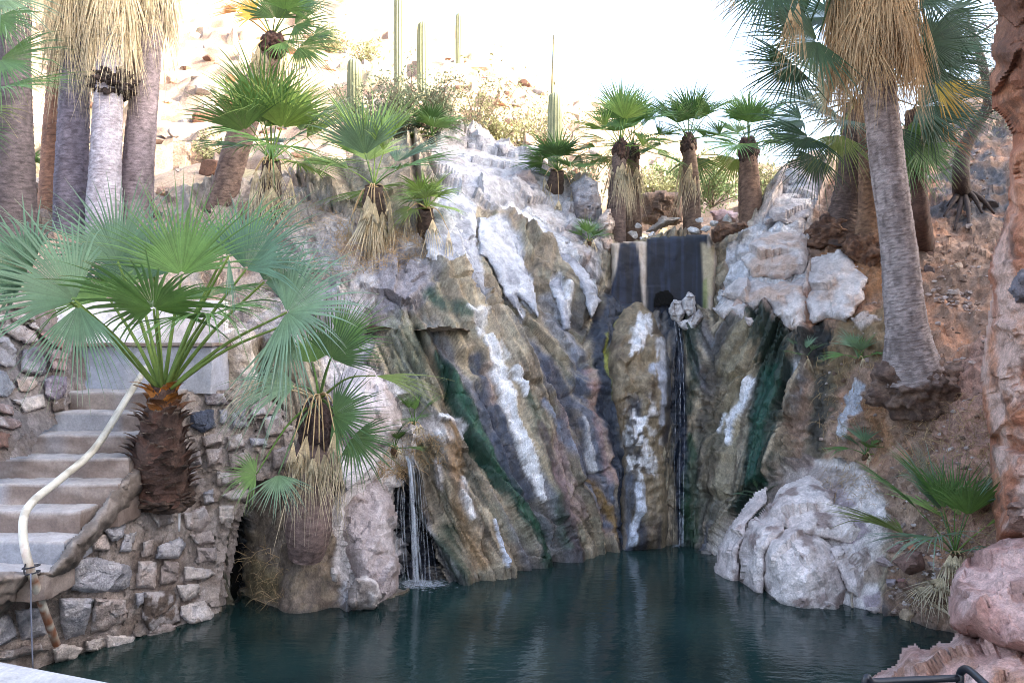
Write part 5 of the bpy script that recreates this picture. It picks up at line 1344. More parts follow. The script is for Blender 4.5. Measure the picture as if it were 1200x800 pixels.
for hub, ax, nm, R, A, n, pal, dp, fo in FR:
    frond(pA, pt(191, 462, 7.3), pt(*hub), W3(*ax), W3(*nm), R * .96, A, int(n * 1.2), pal, RNG, pw=0.019, sag=0.05, petcol=c3(112, 136, 66), droop=dp + .10, fold=fo + .05, split=0.38)

# ---- leaning palm over the earth mound
pB = empty('fan_palm', pt(360, 650, 8.1), 'short palm with hanging dead fans on a bulging ringed trunk over the earth mound', 'palm')
trunk(pB, [pt(358, 652, 8.08), pt(361, 620, 8.02), pt(364, 580, 8.12), pt(370, 530, 8.25), pt(374, 470, 8.3)], [0.15, 0.205, 0.20, 0.19, 0.10], c3(116, 98, 94), c3(78, 62, 58), 8, rings=0.035, amp=0.008)
blob(pB, pt(374, 500, 8.25), (0.2, 0.2, 0.26), 5, c3(78, 62, 60), c3(54, 42, 42), name='fibre_mass', amp=0.3, freq=6)
cB = pt(374, 468, 8.22)
for hub, ax, nm, R, A, n, pal, dp, fo in [((388, 420, 8.1), (.45, .15, .85), (-.2, 1, .1), 0.60, 1.35, 34, G_DARK, .02, .12), ((390, 486, 7.9), (.85, .3, .1), (-.1, .9, .3), 0.56, 1.5, 34, G_DARK, .06, .12), ((346, 452, 7.9), (-.9, .35, .1), (0, .5, .8), 0.72, 1.1, 26, G_PALE, .55, .1),
      ((440, 440, 7.9), (.95, .2, -.12), (0, .6, .8), 0.66, 0.3, 14, G_TIP, .18, .1), ((366, 425, 8.35), (-.15, -.1, 1), (0, 1, 0), 0.5, 1.2, 28, G_MID, .02, .12), ((300, 556, 7.75), (-.75, .4, .2), (.2, .7, .6), 0.34, 1.5, 24, G_MID, .25, .12),
      ((326, 556, 7.7), (.15, .5, -.75), (0, .9, .4), 0.38, 1.1, 22, G_PALE, .1, .12), ((412, 512, 8.0), (.75, .3, -.4), (0, .8, .5), 0.5, 1.3, 26, G_DARK, .15, .12), ((398, 398, 8.3), (.6, .0, .6), (-.3, .9, .3), 0.55, 1.2, 28, G_MID, .08, .12)]:
    frond(pB, cB, pt(*hub), W3(*ax), W3(*nm), R, A, n, pal, RNG, pw=0.014, sag=0.12, droop=dp, fold=fo)
for hx_, hy_, Y_, R_, A_2 in [(344, 516, 7.8, .68, .24), (360, 508, 7.76, .74, .34), (374, 518, 7.74, .70, .38), (392, 504, 7.76, .78, .36), (402, 512, 7.82, .66, .3), (380, 530, 8.0, .6, .35), (352, 530, 8.0, .55, .3), (366, 535, 7.75, .5, .4)]:
    dead_fan(pB, np.array(pt(hx_, hy_, Y_)), W3(.15, .2, 0), R_, RNG, G_STRAW, A_2, 14, frm=pt(374, 462, 8.15))
for hx_, hy_, Y_ in [(330, 448, 7.95), (316, 452, 8.0)]:
    frond(pB, cB, pt(hx_, hy_, Y_), W3(-.95, .2, -.15), W3(0, .4, .9), .5, .7, 16, G_STRAW, RNG, mat=M_dead, pw=.01, droop=.6)

# ---- young palms on the left slope
def bush_palm(label, c, base, r, R, pet, num, seed, pals, dead=4, deadR=0.5, e0=82, e1=-5, n=32, droop=.2, A=1.6, group='palms growing on the slope above the cliff', tc=(c3(96, 80, 72), c3(60, 50, 46))):
    rg = np.random.RandomState(seed)
    o = empty('fan_palm', pt(*base), label, 'palm', group)
    trunk(o, [pt(*base) + Vector((0, .25, -.25)), pt(*base), (pt(*base) + pt(*c)) / 2, pt(*c)], [r * 1.3, r * 1.15, r, r * .8], tc[0], tc[1], seed, n=18, step=.03, amp=.012, mat=M_bark)
    crown(o, pt(*c), num, R, pet, rg, pals[0], n=n, e0=e0, e1=e1, A=A, droop=droop, pals=pals, az0=rg.rand() * 6, pw=0.011)
    for k in range(dead):
        a = -2.9 + 2.7 * (k + .5) / max(dead, 1) + rg.uniform(-.55, .55)
        out = np.array([math.cos(a), math.sin(a), 0])
        cc = np.array(pt(*c)); dead_fan(o, cc + out * (r + rg.uniform(.02, .2)) - np.array([0, 0, rg.uniform(.05, .42) * deadR / .5]), out, deadR * rg.uniform(.7, 1.2), rg, G_STRAW, .42, 12, frm=cc)
    return o
bush_palm('bright green bushy palm on the left slope above the foreground palm', (318, 188, 11.6), (316, 240, 11.8), .14, 1.05, .62, 17, 21, [G_LIME, G_MID, G_PALE, G_TIP], 9, .55, e0=88, e1=8, droop=.12, A=1.35)
bush_palm('upright green palm above a fringe of dead fans on the left slope', (438, 218, 11.0), (438, 246, 11.1), .13, .92, .46, 9, 22, [G_LIME, G_MID, G_PALE], 11, .62, e0=88, e1=12, droop=.10, A=1.2)
bush_palm('small bright palm tucked right of the upright palm on the pale slab', (500, 244, 10.9), (499, 258, 11.0), .09, .46, .20, 9, 23, [G_LIME], 3, .4, n=26)
bush_palm('small dark palm on top of the rim below the green shrubs', (506, 160, 14.0), (508, 180, 14.1), .10, .52, .24, 8, 24, [G_DARK, G_MID], 3, .6, n=24)
bush_palm('small palm with a white dead skirt in front of the half shaded saguaro', (653, 200, 13.3), (650, 222, 13.4), .12, .58, .28, 10, 25, [G_DARK, G_MID], 4, .62, n=26)

# ---- palms in a row behind the dark wall
def tree_palm(label, base, mid, top, r, R, pet, num, seed, pals, sk=0, skR=.5, skz=(.2, .5), n=26, tc=(c3(112, 96, 90), c3(76, 64, 62)), e0=88, e1=-15, group='palms in a row behind the dark wall', dk=True):
    rg = np.random.RandomState(seed)
    o = empty('fan_palm', pt(*base), label, 'palm', group)
    trunk(o, [pt(*base) - Vector((0, 0, .5)), pt(*base), pt(*mid), pt(*top)], [r * 1.2, r * 1.15, r, r * .75], tc[0], tc[1], seed, n=20, step=.025, rings=.04)
    c = np.array(pt(*top))
    if dk:
        blob(o, c - np.array([0, 0, .08]), (r * .9, r * .9, r * 1.5), seed, c3(84, 62, 54), c3(54, 42, 38), name='fibre_mass', amp=.35, freq=6)
    crown(o, c, num, R, pet, rg, pals[0], n=n, e0=e0, e1=e1, A=1.35, pals=pals, az0=rg.rand() * 6, droop=.16, pw=.011)
    if sk:
        skirt(o, c, r * 1.0, c[2] - skz[0], c[2] - skz[1], sk, skR, rg, G_STRAW, 10, .4)
    return o
BR = (c3(124, 104, 92), c3(84, 68, 60))
tree_palm('grey trunked left one of the twin palms with a straw skirt', (722, 277, 13.2), (723, 225, 13.2), (727, 172, 13.2), .125, .62, .46, 14, 31, [G_MID, G_LIME], 20, .55, (.22, .42))
tree_palm('browner right one of the twin palms standing behind its neighbour', (742, 266, 14.0), (742, 220, 14.0), (742, 175, 14.0), .115, .62, .46, 13, 32, [G_MID, G_MID], 12, .5, (.25, .45), tc=BR)
tree_palm('palm with a ragged thin skirt between the twin palms and the lone palm', (811, 268, 13.9), (810, 215, 13.9), (807, 165, 13.9), .13, .64, .48, 14, 33, [G_MID, G_DARK], 12, .55, (.3, .6), tc=BR)
tree_palm('lone palm with a clean brown trunk at the right end of the dark wall', (880, 260, 12.9), (878, 215, 12.9), (877, 172, 12.9), .155, .64, .44, 13, 34, [G_MID, G_MID], 0, tc=(c3(122, 98, 84), c3(84, 64, 56)))

# ---- the tall palm on the right bank
pL = empty('fan_palm', pt(1068, 425, 8.9), 'tall palm with a thick straw skirt leaning over the right bank', 'palm')
lt = [pt(1070, 446, 8.95), pt(1062, 380, 8.88), pt(1053, 290, 8.85), pt(1040, 190, 8.8), pt(1028, 90, 8.75), pt(1016, -60, 8.7)]
trunk(pL, lt, [.31, .20, .17, .162, .158, .15], c3(158, 146, 144), c3(104, 92, 90), 41, n=40, step=.014, rings=.035, amp=.007)
blob(pL, pt(1070, 452, 9.0), (.40, .36, .31), 42, c3(128, 106, 94), c3(88, 70, 62), amp=.5, freq=5)
rg = np.random.RandomState(43)
tpL = np.array(pt(1020, -30, 8.7))
skirt(pL, tpL, .36, pt(0, -60, 8.7).z, pt(0, 44, 8.7).z, 92, .80, rg, G_TAN, 18, .5, lean=(-0.13, 0))
cL = pt(1012, -110, 8.7)
for hub, ax, nm, R, A, n, pal in [((958, 48, 8.6), (-.85, .3, -.25), (-.1, .9, .4), .88, 1.75, 44, G_DEEP), ((905, -18, 8.5), (-.35, .2, -.9), (-.3, .9, .2), .66, 1.3, 32, G_DEEP), ((975, 20, 9.2), (-.7, -.4, .1), (0, .6, .6), .9, 1.5, 34, G_DEEP),
      ((1085, 50, 8.9), (.85, .1, .15), (-.1, .9, .3), .64, 1.6, 38, G_DEEP), ((1080, -10, 8.6), (.7, .3, -.2), (0, .9, .3), .6, 1.4, 30, G_DEEP), ((985, -60, 8.2), (-.2, .8, .1), (0, -.2, .9), .8, 1.7, 32, G_DEEP), ((1040, -70, 9.4), (.3, -.9, .3), (0, .3, .9), .9, 1.7, 30, G_DEEP),
      ((1020, -160, 8.7), (.1, .1, 1), (0, 1, .1), .9, 1.6, 30, G_MID), ((940, -150, 8.6), (-.9, .1, .5), (.3, .3, .8), .9, 1.7, 30, G_MID), ((1100, -150, 8.6), (.9, .1, .4), (-.3, .3, .8), .9, 1.7, 30, G_MID), ((1150, 4, 8.3), (-.95, .1, -.12), (0, .5, .8), .75, .42, 18, G_DEEP), ((940, 20, 8.9), (-.6, .1, .3), (-.1, .9, .3), .7, 1.5, 34, G_DEEP), ((930, 75, 9.0), (-.7, .2, -.5), (-.1, .9, .3), .68, 1.4, 34, G_DEEP), ((1105, 20, 9.1), (.6, .1, -.6), (-.1, .9, .2), .66, 1.5, 34, G_DEEP), ((1075, 70, 9.1), (.8, .1, -.3), (-.1, .9, .3), .7, 1.5, 34, G_DEEP), ((890, -30, 8.7), (-.4, .2, -.8), (-.2, .9, .2), .6, 1.2, 30, G_DEEP)]:
    frond(pL, cL, pt(*hub), W3(*ax), W3(*nm), R, A, n, pal, rg, pw=.016, droop=.10, fold=.15)
for hx_, hy_, R_ in [(936, 2, .72), (926, 10, .6), (855, -30, .42)]:
    dead_fan(pL, np.array(pt(hx_, hy_, 8.3)), W3(-.1, .3, 0), R_, rg, G_TAN, .3, 14, frm=cL)

pM = empty('fan_palm', pt(985, 275, 10.9), 'dark stout palm with a knobby root ball left of the tall palm', 'palm', 'palms clustered behind the tall palm')
trunk(pM, [pt(980, 290, 11.7), pt(994, 240, 11.65), pt(1000, 190, 11.5), pt(1004, 120, 11.3)], [.27, .215, .19, .15], c3(104, 88, 82), c3(72, 60, 58), 44, n=26, step=.02)
blob(pM, pt(980, 276, 11.7), (.37, .32, .24), 45, c3(128, 98, 80), c3(88, 66, 56), amp=.5, freq=5)
pN = empty('fan_palm', pt(1018, 275, 10.7), 'slim brown palm standing just left of the tall palm trunk', 'palm', 'palms clustered behind the tall palm')
trunk(pN, [pt(1016, 296, 11.25), pt(1018, 240, 11.2), pt(1017, 180, 11.1), pt(1015, 110, 10.9)], [.18, .12, .115, .10], c3(142, 112, 90), c3(100, 76, 62), 46, n=22, step=.02, rings=.03)
blob(pN, pt(1016, 298, 11.2), (.28, .28, .28), 47, c3(136, 102, 80), c3(92, 68, 56), amp=.5, freq=5)
cM, cN = pt(1004, 118, 11.0), pt(1015, 110, 10.8)
for root, c_, lst in ((pM, cM, [((962, 122, 10.7), (-.85, .3, .0), (-.1, .6, .7), .82, 1.5, 36, G_DEEP), ((948, 160, 10.5), (-.7, .3, -.35), (-.1, .7, .6), .74, 1.5, 36, G_DEEP), ((985, 158, 10.4), (-.3, .3, -.85), (-.2, .9, .3), .62, 1.1, 28, G_TIP), ((968, 90, 11.4), (-.7, -.2, .55), (.3, .5, .6), .85, 1.6, 34, G_DEEP), ((940, 140, 11.3), (-.9, -.2, -.1), (0, .6, .8), .8, 1.5, 30, G_DEEP), ((975, 110, 10.4), (-.55, .4, .5), (0, .8, .3), .75, 1.5, 34, G_DEEP), ((958, 185, 10.6), (-.6, .3, -.6), (-.1, .8, .4), .6, 1.3, 30, G_DEEP), ((990, 140, 10.3), (-.6, .5, -.2), (0, .6, .7), .7, 1.6, 34, G_DEEP)]),
                      (pN, cN, [((1062, 150, 10.4), (.6, .3, -.5), (.1, .9, .3), .74, 1.5, 36, G_MID), ((1082, 92, 10.6), (.8, .2, .1), (-.1, .8, .5), .72, 1.5, 34, G_DEEP), ((1095, 98, 10.2), (.62, .3, -.55), (-.2, .9, .2), .60, .72, 20, G_YEL), ((1090, 60, 11.2), (.6, -.2, .6), (-.3, .5, .6), .8, 1.5, 32, G_DEEP), ((1040, 150, 10.3), (.1, .4, -.8), (0, .9, .3), .6, 1.2, 26, G_DEEP), ((1075, 125, 10.3), (.7, .3, -.1), (0, .8, .5), .8, 1.6, 36, G_DEEP), ((1100, 70, 10.9), (.7, 0, .2), (-.2, .8, .5), .7, 1.5, 34, G_DEEP), ((1060, 175, 10.3), (.5, .4, -.7), (0, .9, .3), .62, 1.3, 30, G_MID)])):
    for hub, ax, nm, R, A, n, pal in lst:
        frond(root, c_, pt(*hub), W3(*ax), W3(*nm), R, A, n, pal, rg, pw=.014, droop=.16, fold=.15)
pO = empty('fan_palm', pt(1080, 312, 10.3), 'dark brown palm half hidden right behind the tall palm trunk', 'palm', 'palms clustered behind the tall palm')
trunk(pO, [on_cliff(1082, 306, -.25), on_cliff(1081, 296, -.05) + Vector((0, 0, .1)), pt(1076, 250, 10.4), pt(1072, 180, 10.5), pt(1070, 130, 10.5)], [.16, .15, .12, .11, .1], c3(92, 70, 62), c3(64, 48, 44), 48, n=20, step=.025)
cO = pt(1070, 128, 10.5)
for hub, ax, nm, R, A, n, pal in [((1128, 112, 10.6), (.75, -.1, .45), (-.3, .6, .6), .55, 1.3, 28, G_DEEP), ((1100, 162, 10.4), (.85, .1, -.1), (0, .8, .5), .42, .7, 18, G_ORG), ((1082, 170, 10.2), (.4, .3, -.8), (0, .9, .3), .55, 1.2, 26, G_MID), ((1120, 60, 10.8), (.8, .0, .4), (-.2, .6, .6), .6, 1.4, 26, G_DEEP), ((1110, 130, 10.5), (.8, .1, .1), (-.1, .8, .5), .55, 1.4, 28, G_DEEP), ((1090, 140, 10.3), (.6, .2, -.5), (-.1, .9, .3), .6, 1.4, 28, G_DEEP)]:
    frond(pO, cO, pt(*hub), W3(*ax), W3(*nm), R, A, n, pal, rg, pw=.012, droop=.14, fold=.15)

# ---- palm grove at the upper left
def grove_palm(label, base, top, r, seed, tc, sk, skR, z_px, Y, rb=1.25, pals=None, num=8, pal=G_GREY, rad=None):
    rg = np.random.RandomState(seed)
    o = empty('fan_palm', pt(*base), label, 'palm', 'palms of the grove at the upper left')
    b, t = np.array(pt(*base)), np.array(pt(*top))
    trunk(o, [b - np.array([0, 0, 1.0]), b, b * .6 + t * .4, t], [r * rb * 1.05, r * rb, r, r * .85], tc[0], tc[1], seed, n=28, step=.02, rings=.035, amp=.009)
    z0, z1 = pt(0, z_px[0], Y).z, pt(0, z_px[1], Y).z
    ln = ((t - b)[0] / (t - b)[2], (t - b)[1] / (t - b)[2])
    skirt(o, t, rad or r * 1.25, z0, z1, sk, skR, rg, pal, 14, .38, lean=ln)
    crown(o, t + np.array([0, 0, .15]), num, .95, .8, rg, G_DARK, n=24, e0=80, e1=-5, pals=pals or [G_DARK, G_MID])
    return o
grove_palm('dark leftmost palm of the grove with a swollen base', (14, 236, 11.2), (22, -130, 11.2), .19, 51, (c3(92, 84, 88), c3(62, 56, 60)), 24, .8, (-100, -20), 11.2, 1.5)
grove_palm('red brown palm partly behind the second grey trunk of the grove', (66, 246, 12.6), (84, -150, 12.6), .20, 52, (c3(146, 108, 88), c3(100, 74, 64)), 34, .95, (-100, 20), 12.6)
grove_palm('shaded blue grey palm of the grove with a charred collar', (84, 244, 12.0), (92, -140, 12.0), .185, 53, (c3(118, 112, 126), c3(84, 78, 88)), 40, .95, (-90, 40), 12.0)
pT = grove_palm('palest palm of the grove with the longest hanging skirt', (122, 240, 11.7), (138, -140, 11.7), .175, 54, (c3(176, 172, 184), c3(132, 124, 132)), 44, 1.0, (-90, 28), 11.7)
blob(pT, pt(133, 98, 11.7), (.26, .24, .16), 55, c3(60, 48, 46), c3(38, 30, 30), name='burnt_collar', amp=.9, freq=7)
grove_palm('rightmost palm of the grove with one long drooping dead fan', (160, 226, 12.2), (188, -140, 12.2), .18, 56, (c3(138, 126, 132), c3(98, 88, 92)), 26, .95, (-90, 10), 12.2)
pQ = empty('fan_palm', pt(-90, 260, 9.4), 'palm beyond the left edge whose green fan reaches in front of the grove', 'palm')
trunk(pQ, [pt(-96, 300, 9.4) - Vector((0, 0, 1.0)), pt(-95, 300, 9.4), pt(-92, 180, 9.4), pt(-90, 80, 9.4)], [.22, .2, .17, .15], c3(110, 96, 92), c3(76, 64, 62), 57, n=20)
rq = np.random.RandomState(58)
for hub, ax, nm, R, A, n, pal in [((0, 70, 9.0), (.9, .2, -.1), (-.1, .75, .7), .86, 1.3, 40, G_DARK), ((-2, 104, 8.9), (.95, .25, .05), (0, .45, .9), .9, 1.0, 36, G_MID), ((-4, 20, 9.1), (.5, .3, -.6), (.1, .9, .3), .6, 1.3, 32, G_DARK), ((0, -6, 9.3), (.6, .1, -.3), (.1, .8, .5), .7, 1.4, 32, G_PALE), ((-30, 10, 9.2), (.4, .1, .85), (0, .9, .2), .6, 1.2, 28, G_PALE), ((-25, 128, 9.2), (.8, .2, -.12), (0, .4, .9), .5, .8, 20, G_TIP), ((-30, 150, 9.1), (.5, .3, -.7), (0, .8, .4), .5, 1.2, 24, G_DARK)]:
    frond(pQ, pt(-90, 78, 9.4), pt(*hub), W3(*ax), W3(*nm), R, A, n, pal, rq, pw=.014, droop=.18, fold=.15)
bush_palm('tiny green palm in the sunlit gap between the first grove trunks', (34, 196, 13.4), (32, 206, 13.4), .05, .3, .12, 6, 59, [G_MID], 0, n=18, group='palms of the grove at the upper left')

# ---- leaning palm above the left slope
pR = empty('fan_palm', pt(260, 235, 13.0), 'leaning palm with two straw fans below its crown on the left slope', 'palm')
trunk(pR, [pt(256, 250, 13.0), pt(270, 200, 13.0), pt(290, 130, 13.0), pt(308, 85, 13.0), pt(318, 52, 13.0)], [.20, .19, .21, .20, .15], c3(132, 112, 104), c3(92, 76, 72), 61, n=24)
blob(pR, pt(320, 55, 12.95), (.19, .18, .2), 62, c3(88, 62, 54), c3(58, 42, 38), name='fibre_mass', amp=.35, freq=6)
rr_ = np.random.RandomState(63)
cR = pt(319, 44, 13.0)
for hub, ax, nm, R, A, n, pal in [((322, 22, 12.8), (0, .2, .9), (0, .9, .2), .7, 1.5, 32, G_DARK), ((345, 30, 12.7), (.85, .3, .15), (0, .8, .5), .75, 1.5, 34, G_DARK), ((350, 55, 12.8), (.85, .2, -.35), (0, .8, .5), .75, 1.3, 32, G_DARK), ((345, 5, 13.1), (.6, -.1, .7), (0, .8, .4), .8, 1.5, 32, G_BLUE), ((300, 18, 12.8), (-.7, .3, .4), (.2, .8, .4), .5, 1.2, 26, G_YEL), ((335, 12, 12.6), (.3, .5, .7), (0, .8, -.1), .6, 1.5, 30, G_MID), ((368, 40, 13.1), (.9, -.1, .1), (0, .6, .7), .6, 1.3, 30, G_DARK), ((298, -5, 13.2), (-.4, -.2, .9), (0, .8, .3), .8, 1.4, 28, G_MID), ((278, 14, 12.9), (-.85, .1, .1), (0, .7, .6), .42, .7, 18, G_ORG), ((330, 50, 12.7), (.5, .5, -.5), (0, .7, .6), .5, 1.3, 26, G_MID)]:
    frond(pR, cR, pt(*hub), W3(*ax), W3(*nm), R, A, n, pal, rr_, pw=.013, droop=.15, fold=.15)
for hx_, hy_, R_ in [(302, 52, .78), (296, 60, .7), (332, 68, .7), (338, 75, .55), (310, 60, .7)]:
    dead_fan(pR, np.array(pt(hx_, hy_, 12.75)), W3(.05, .2, 0), R_, rr_, G_STRAW, .34, 14, frm=pt(319, 50, 12.9))
# dead orange fan hanging at the top between the grove and the leaning palm
# ---- seedlings and young palms on the right bank
def young(label, base, R, num, seed, pals, e0=80, e1=10, pet=.15, n=16, A=.9, dead=1, group='young palms on the right bank'):
    rg = np.random.RandomState(seed)
    p = on_cliff(base[0], base[1], 0.0)
    o = empty('young_palm', p, label, 'palm', group)
    c = np.array(p) + np.array([0, -.02, .03])
    blob(o, c - np.array([0, 0, .04]), (.04, .04, .06), seed, c3(110, 84, 58), c3(80, 60, 46), name='stem', amp=.3)
    crown(o, c, num, R, pet, rg, pals[0], n=n, e0=e0, e1=e1, A=A, droop=.14, pals=pals, az0=rg.rand() * 6, pw=.008)
    for k in range(dead):
        a = -2.6 + 2.1 * (k + .5) / dead
        out = np.array([math.cos(a), math.sin(a), 0])
        dead_fan(o, c + out * .1 + np.array([0, 0, .02]), out, R * .6, rg, G_STRAW, .5, 8, frm=c, spread=.5)
    return o
young('seedling palm right of the dark wet patch, left of the tall palm root', (1008, 425), .30, 8, 71, [G_PALE, G_MID])
young('small sparse seedling palm in front of the black wet patch', (946, 428), .24, 6, 72, [G_PALE, G_MID])
young('seedling palm standing on top of the white outcrop', (1008, 532), .34, 7, 73, [G_MID, G_PALE], dead=1)
young('big bushy young palm at the foot of the red slope', (1118, 652), .72, 13, 74, [G_PALE, G_LIME, G_MID], pet=.46, n=26, A=0.9, dead=5, e0=85, e1=12)
young('thin seedling palm at the upper left edge of the white outcrop', (890, 588), .24, 6, 75, [G_PALE, G_DARK], n=9, A=.6)
young('bright little palm on the rim left of the dark wall', (690, 288), .30, 9, 76, [G_MID, G_PALE], dead=2)
young('small young palm above the white crusted knob left of the green streak', (488, 500), .30, 6, 77, [G_MID, G_PALE], pet=.22, dead=4, e0=85, e1=25, n=20, A=1.1)
young('dark seedling palm above the small waterfall', (464, 528), .24, 6, 78, [G_DARK, G_MID], dead=2)
young('tiny seedling low on the white outcrop', (892, 625), .12, 5, 79, [G_MID], n=6, A=.4, dead=0, pet=.05)
# fallen dead fans
for k, (x, y, ax, R_) in enumerate([((1088), 690, (-.3, .6, -.3), .34), (1112, 680, (-.5, .5, -.5), .42), (1100, 705, (.5, .4, -.1), .3)]):
    p = np.array(on_cliff(x, y, .06))
    V, F, C_ = frond_geo(p, W3(*ax), W3(0, .5, .8), R_, .7, 16, RNG, *G_STRAW, droop=.1, fold=.1, split=.3)
    o = mk('fallen_frond', V, F, M_dead, C_); tag(o, 'dry palm fan fallen among the stones beside the pink boulder', 'dead frond', 'fallen palm fans by the pink boulder')
for k, (pth, r, lab) in enumerate([([(1062, 690), (1090, 702), (1112, 708)], .03, 'weathered brown log lying above the water beside the pink boulder'), ([(1098, 712), (1118, 724)], .012, 'thin pale stick below the log'), ([(1004, 672), (1001, 700), (1000, 712)], .012, 'pale upright stick at the edge of the white outcrop')]):
    mb = MB(); q = resample([np.array(on_cliff(x, y, .05)) for x, y in pth], 24)
    mb.tube(q, r * (0.8 + .4 * np.sin(np.arange(24))) if k == 0 else r, [c3(116, 90, 78), c3(196, 176, 150), c3(170, 156, 140)][k], 9)
    o = mb.build('log' if k == 0 else 'stick', M_bark); tag(o, lab, 'log' if k == 0 else 'stick')

# ---------------------------------------------------------------- saguaros, shrubs, bare tree, grasses
def saguaro(label, base, h, r, seed, arms=()):
    rg = np.random.RandomState(seed)
    nrib, per = 14, 6
    na = nrib * per
    def column(pth, rad):
        V, F = tube_geo(pth, rad, na)
        m = len(pth)
        cen = np.repeat(pth, na, 0); a = np.tile(np.arange(na) / na * 2 * np.pi, m)
        k = 1 + .13 * np.abs(np.cos(a * nrib / 2)) ** .7 - .08
        V = cen + (V - cen) * k[:, None]
        z = (V[:, 2] - V[:, 2].min()) / (np.ptp(V[:, 2]) + 1e-9)
        rib = np.abs(np.cos(a * nrib / 2))
        C = mixc(c3(118, 124, 96), c3(150, 150, 118), rib * .8)
        C = mixc(C, c3(120, 108, 92), sstep(.3, 0, z) * .7)
        return V, F, C
    b = np.array(base)
    t = np.linspace(0, 1, 40)
    pth = b + np.c_[.04 * h * (t ** 2) * (rg.rand() - .5), 0 * t, t * h]
    rad = r * (0.82 + .18 * np.sin(t * 3)) * np.sqrt(np.clip(1 - ((t - .93).clip(0) / .072) ** 2, 0.001, 1))
    mb = MB(); mb.add(*column(pth, rad))
    o = mb.build('saguaro', M_cact)
    return tag(o, label, 'cactus', 'saguaros on the hillside')
for k, (x, y0, y1, rp, lab) in enumerate([(468, 118, -30, 6, 'tallest saguaro, cut by the top of the photo'), (496, 125, 25, 6.5, 'second tallest saguaro, right of the tallest one'), (536, 100, 16, 4, 'thin distant saguaro farther up the slope'), (416, 150, 69, 7, 'short shaded saguaro above the upright palm')]):
    b = on_hill(x, y0)
    if k == 3: b = pt(x, y0, 15.5)
    saguaro(lab, b, (y0 - y1) / FPX * b.y, 1.25 * rp / FPX * b.y, 80 + k)
sg = saguaro('saguaro with a shaded lower half behind the small skirted palm', pt(650, 215, 15.4), (215 - 108) / FPX * 15.4, 8.5 / FPX * 15.4, 85)
mb = MB(); q = resample([pt(648, 172, 15.6), pt(647, 110, 15.6), pt(649, 41, 15.6)], 30)
mb.tube(q, np.linspace(.03, .012, 30), c3(120, 112, 84), 7)
o = mb.build('agave_stalk', M_cact); tag(o, 'thin tall stalk rising above the half shaded saguaro', 'plant stalk')

def shrub(name, label, cat, base, h, w, nb, nl, seed, leafc, twigc, leaf=.03, group=None, dens=.7, up=.8, tr=.012):
    rg = np.random.RandomState(seed)
    base = np.array(base)
    o = empty(name, base, label, cat, group)
    mb = MB(); tips = []
    for k in range(nb):
        a = rg.rand() * 6.283; el = math.radians(rg.uniform(25, 88) * up + 8)
        L = h * rg.uniform(.6, 1.1)
        d = np.array([math.cos(a) * math.cos(el) * w / h, math.sin(a) * math.cos(el) * w / h, math.sin(el)])
        p = [base + (rg.rand(3) - .5) * .06]
        for j in range(5):
            d = d + (rg.rand(3) - .5) * .5 + np.array([0, 0, .04]); p.append(p[-1] + nv(d) * L / 5)
            if j >= 1: tips.append(p[-1])
            if j >= 1:
                for _ in range(2):
                    e = p[-1] + (rg.rand(3) - .5) * h * .5
                    mb.tube(np.array([p[-1], (p[-1] + e) / 2 + (rg.rand(3) - .5) * .06, e]), np.array([tr * .5, tr * .35, tr * .2]), twigc, 3, cap=False)
                    tips += [e, (p[-1] + e) / 2]
        mb.tube(np.array(p), np.linspace(tr * 1.4, tr * .5, 6), twigc, 5, cap=False)
    mb.build('branches', M_bark, o)
    tips = np.array(tips)
    c = tips[rg.randint(len(tips), size=nl)] + rg.normal(0, h * .07, (nl, 3))
    u = rg.normal(size=(nl, 3)); u /= np.linalg.norm(u, axis=1)[:, None]
    v_ = np.cross(u, rg.normal(size=(nl, 3))); v_ /= np.linalg.norm(v_, axis=1)[:, None]
    s = leaf * rg.uniform(.5, 1.3, nl)[:, None]
    V = np.stack([c - u * s, c + v_ * s * .35, c + u * s, c - v_ * s * .35], 1).reshape(-1, 3)
    F = np.arange(nl * 4).reshape(nl, 4)
    C = leafc * (0.7 + .6 * rg.rand(nl))[:, None]
    mk('foliage', V, F, M_shrub, np.repeat(C, 4, 0), o, smooth=False)
    return o
GG = c3(128, 138, 112); YG = c3(142, 142, 104); BG = c3(112, 130, 88)
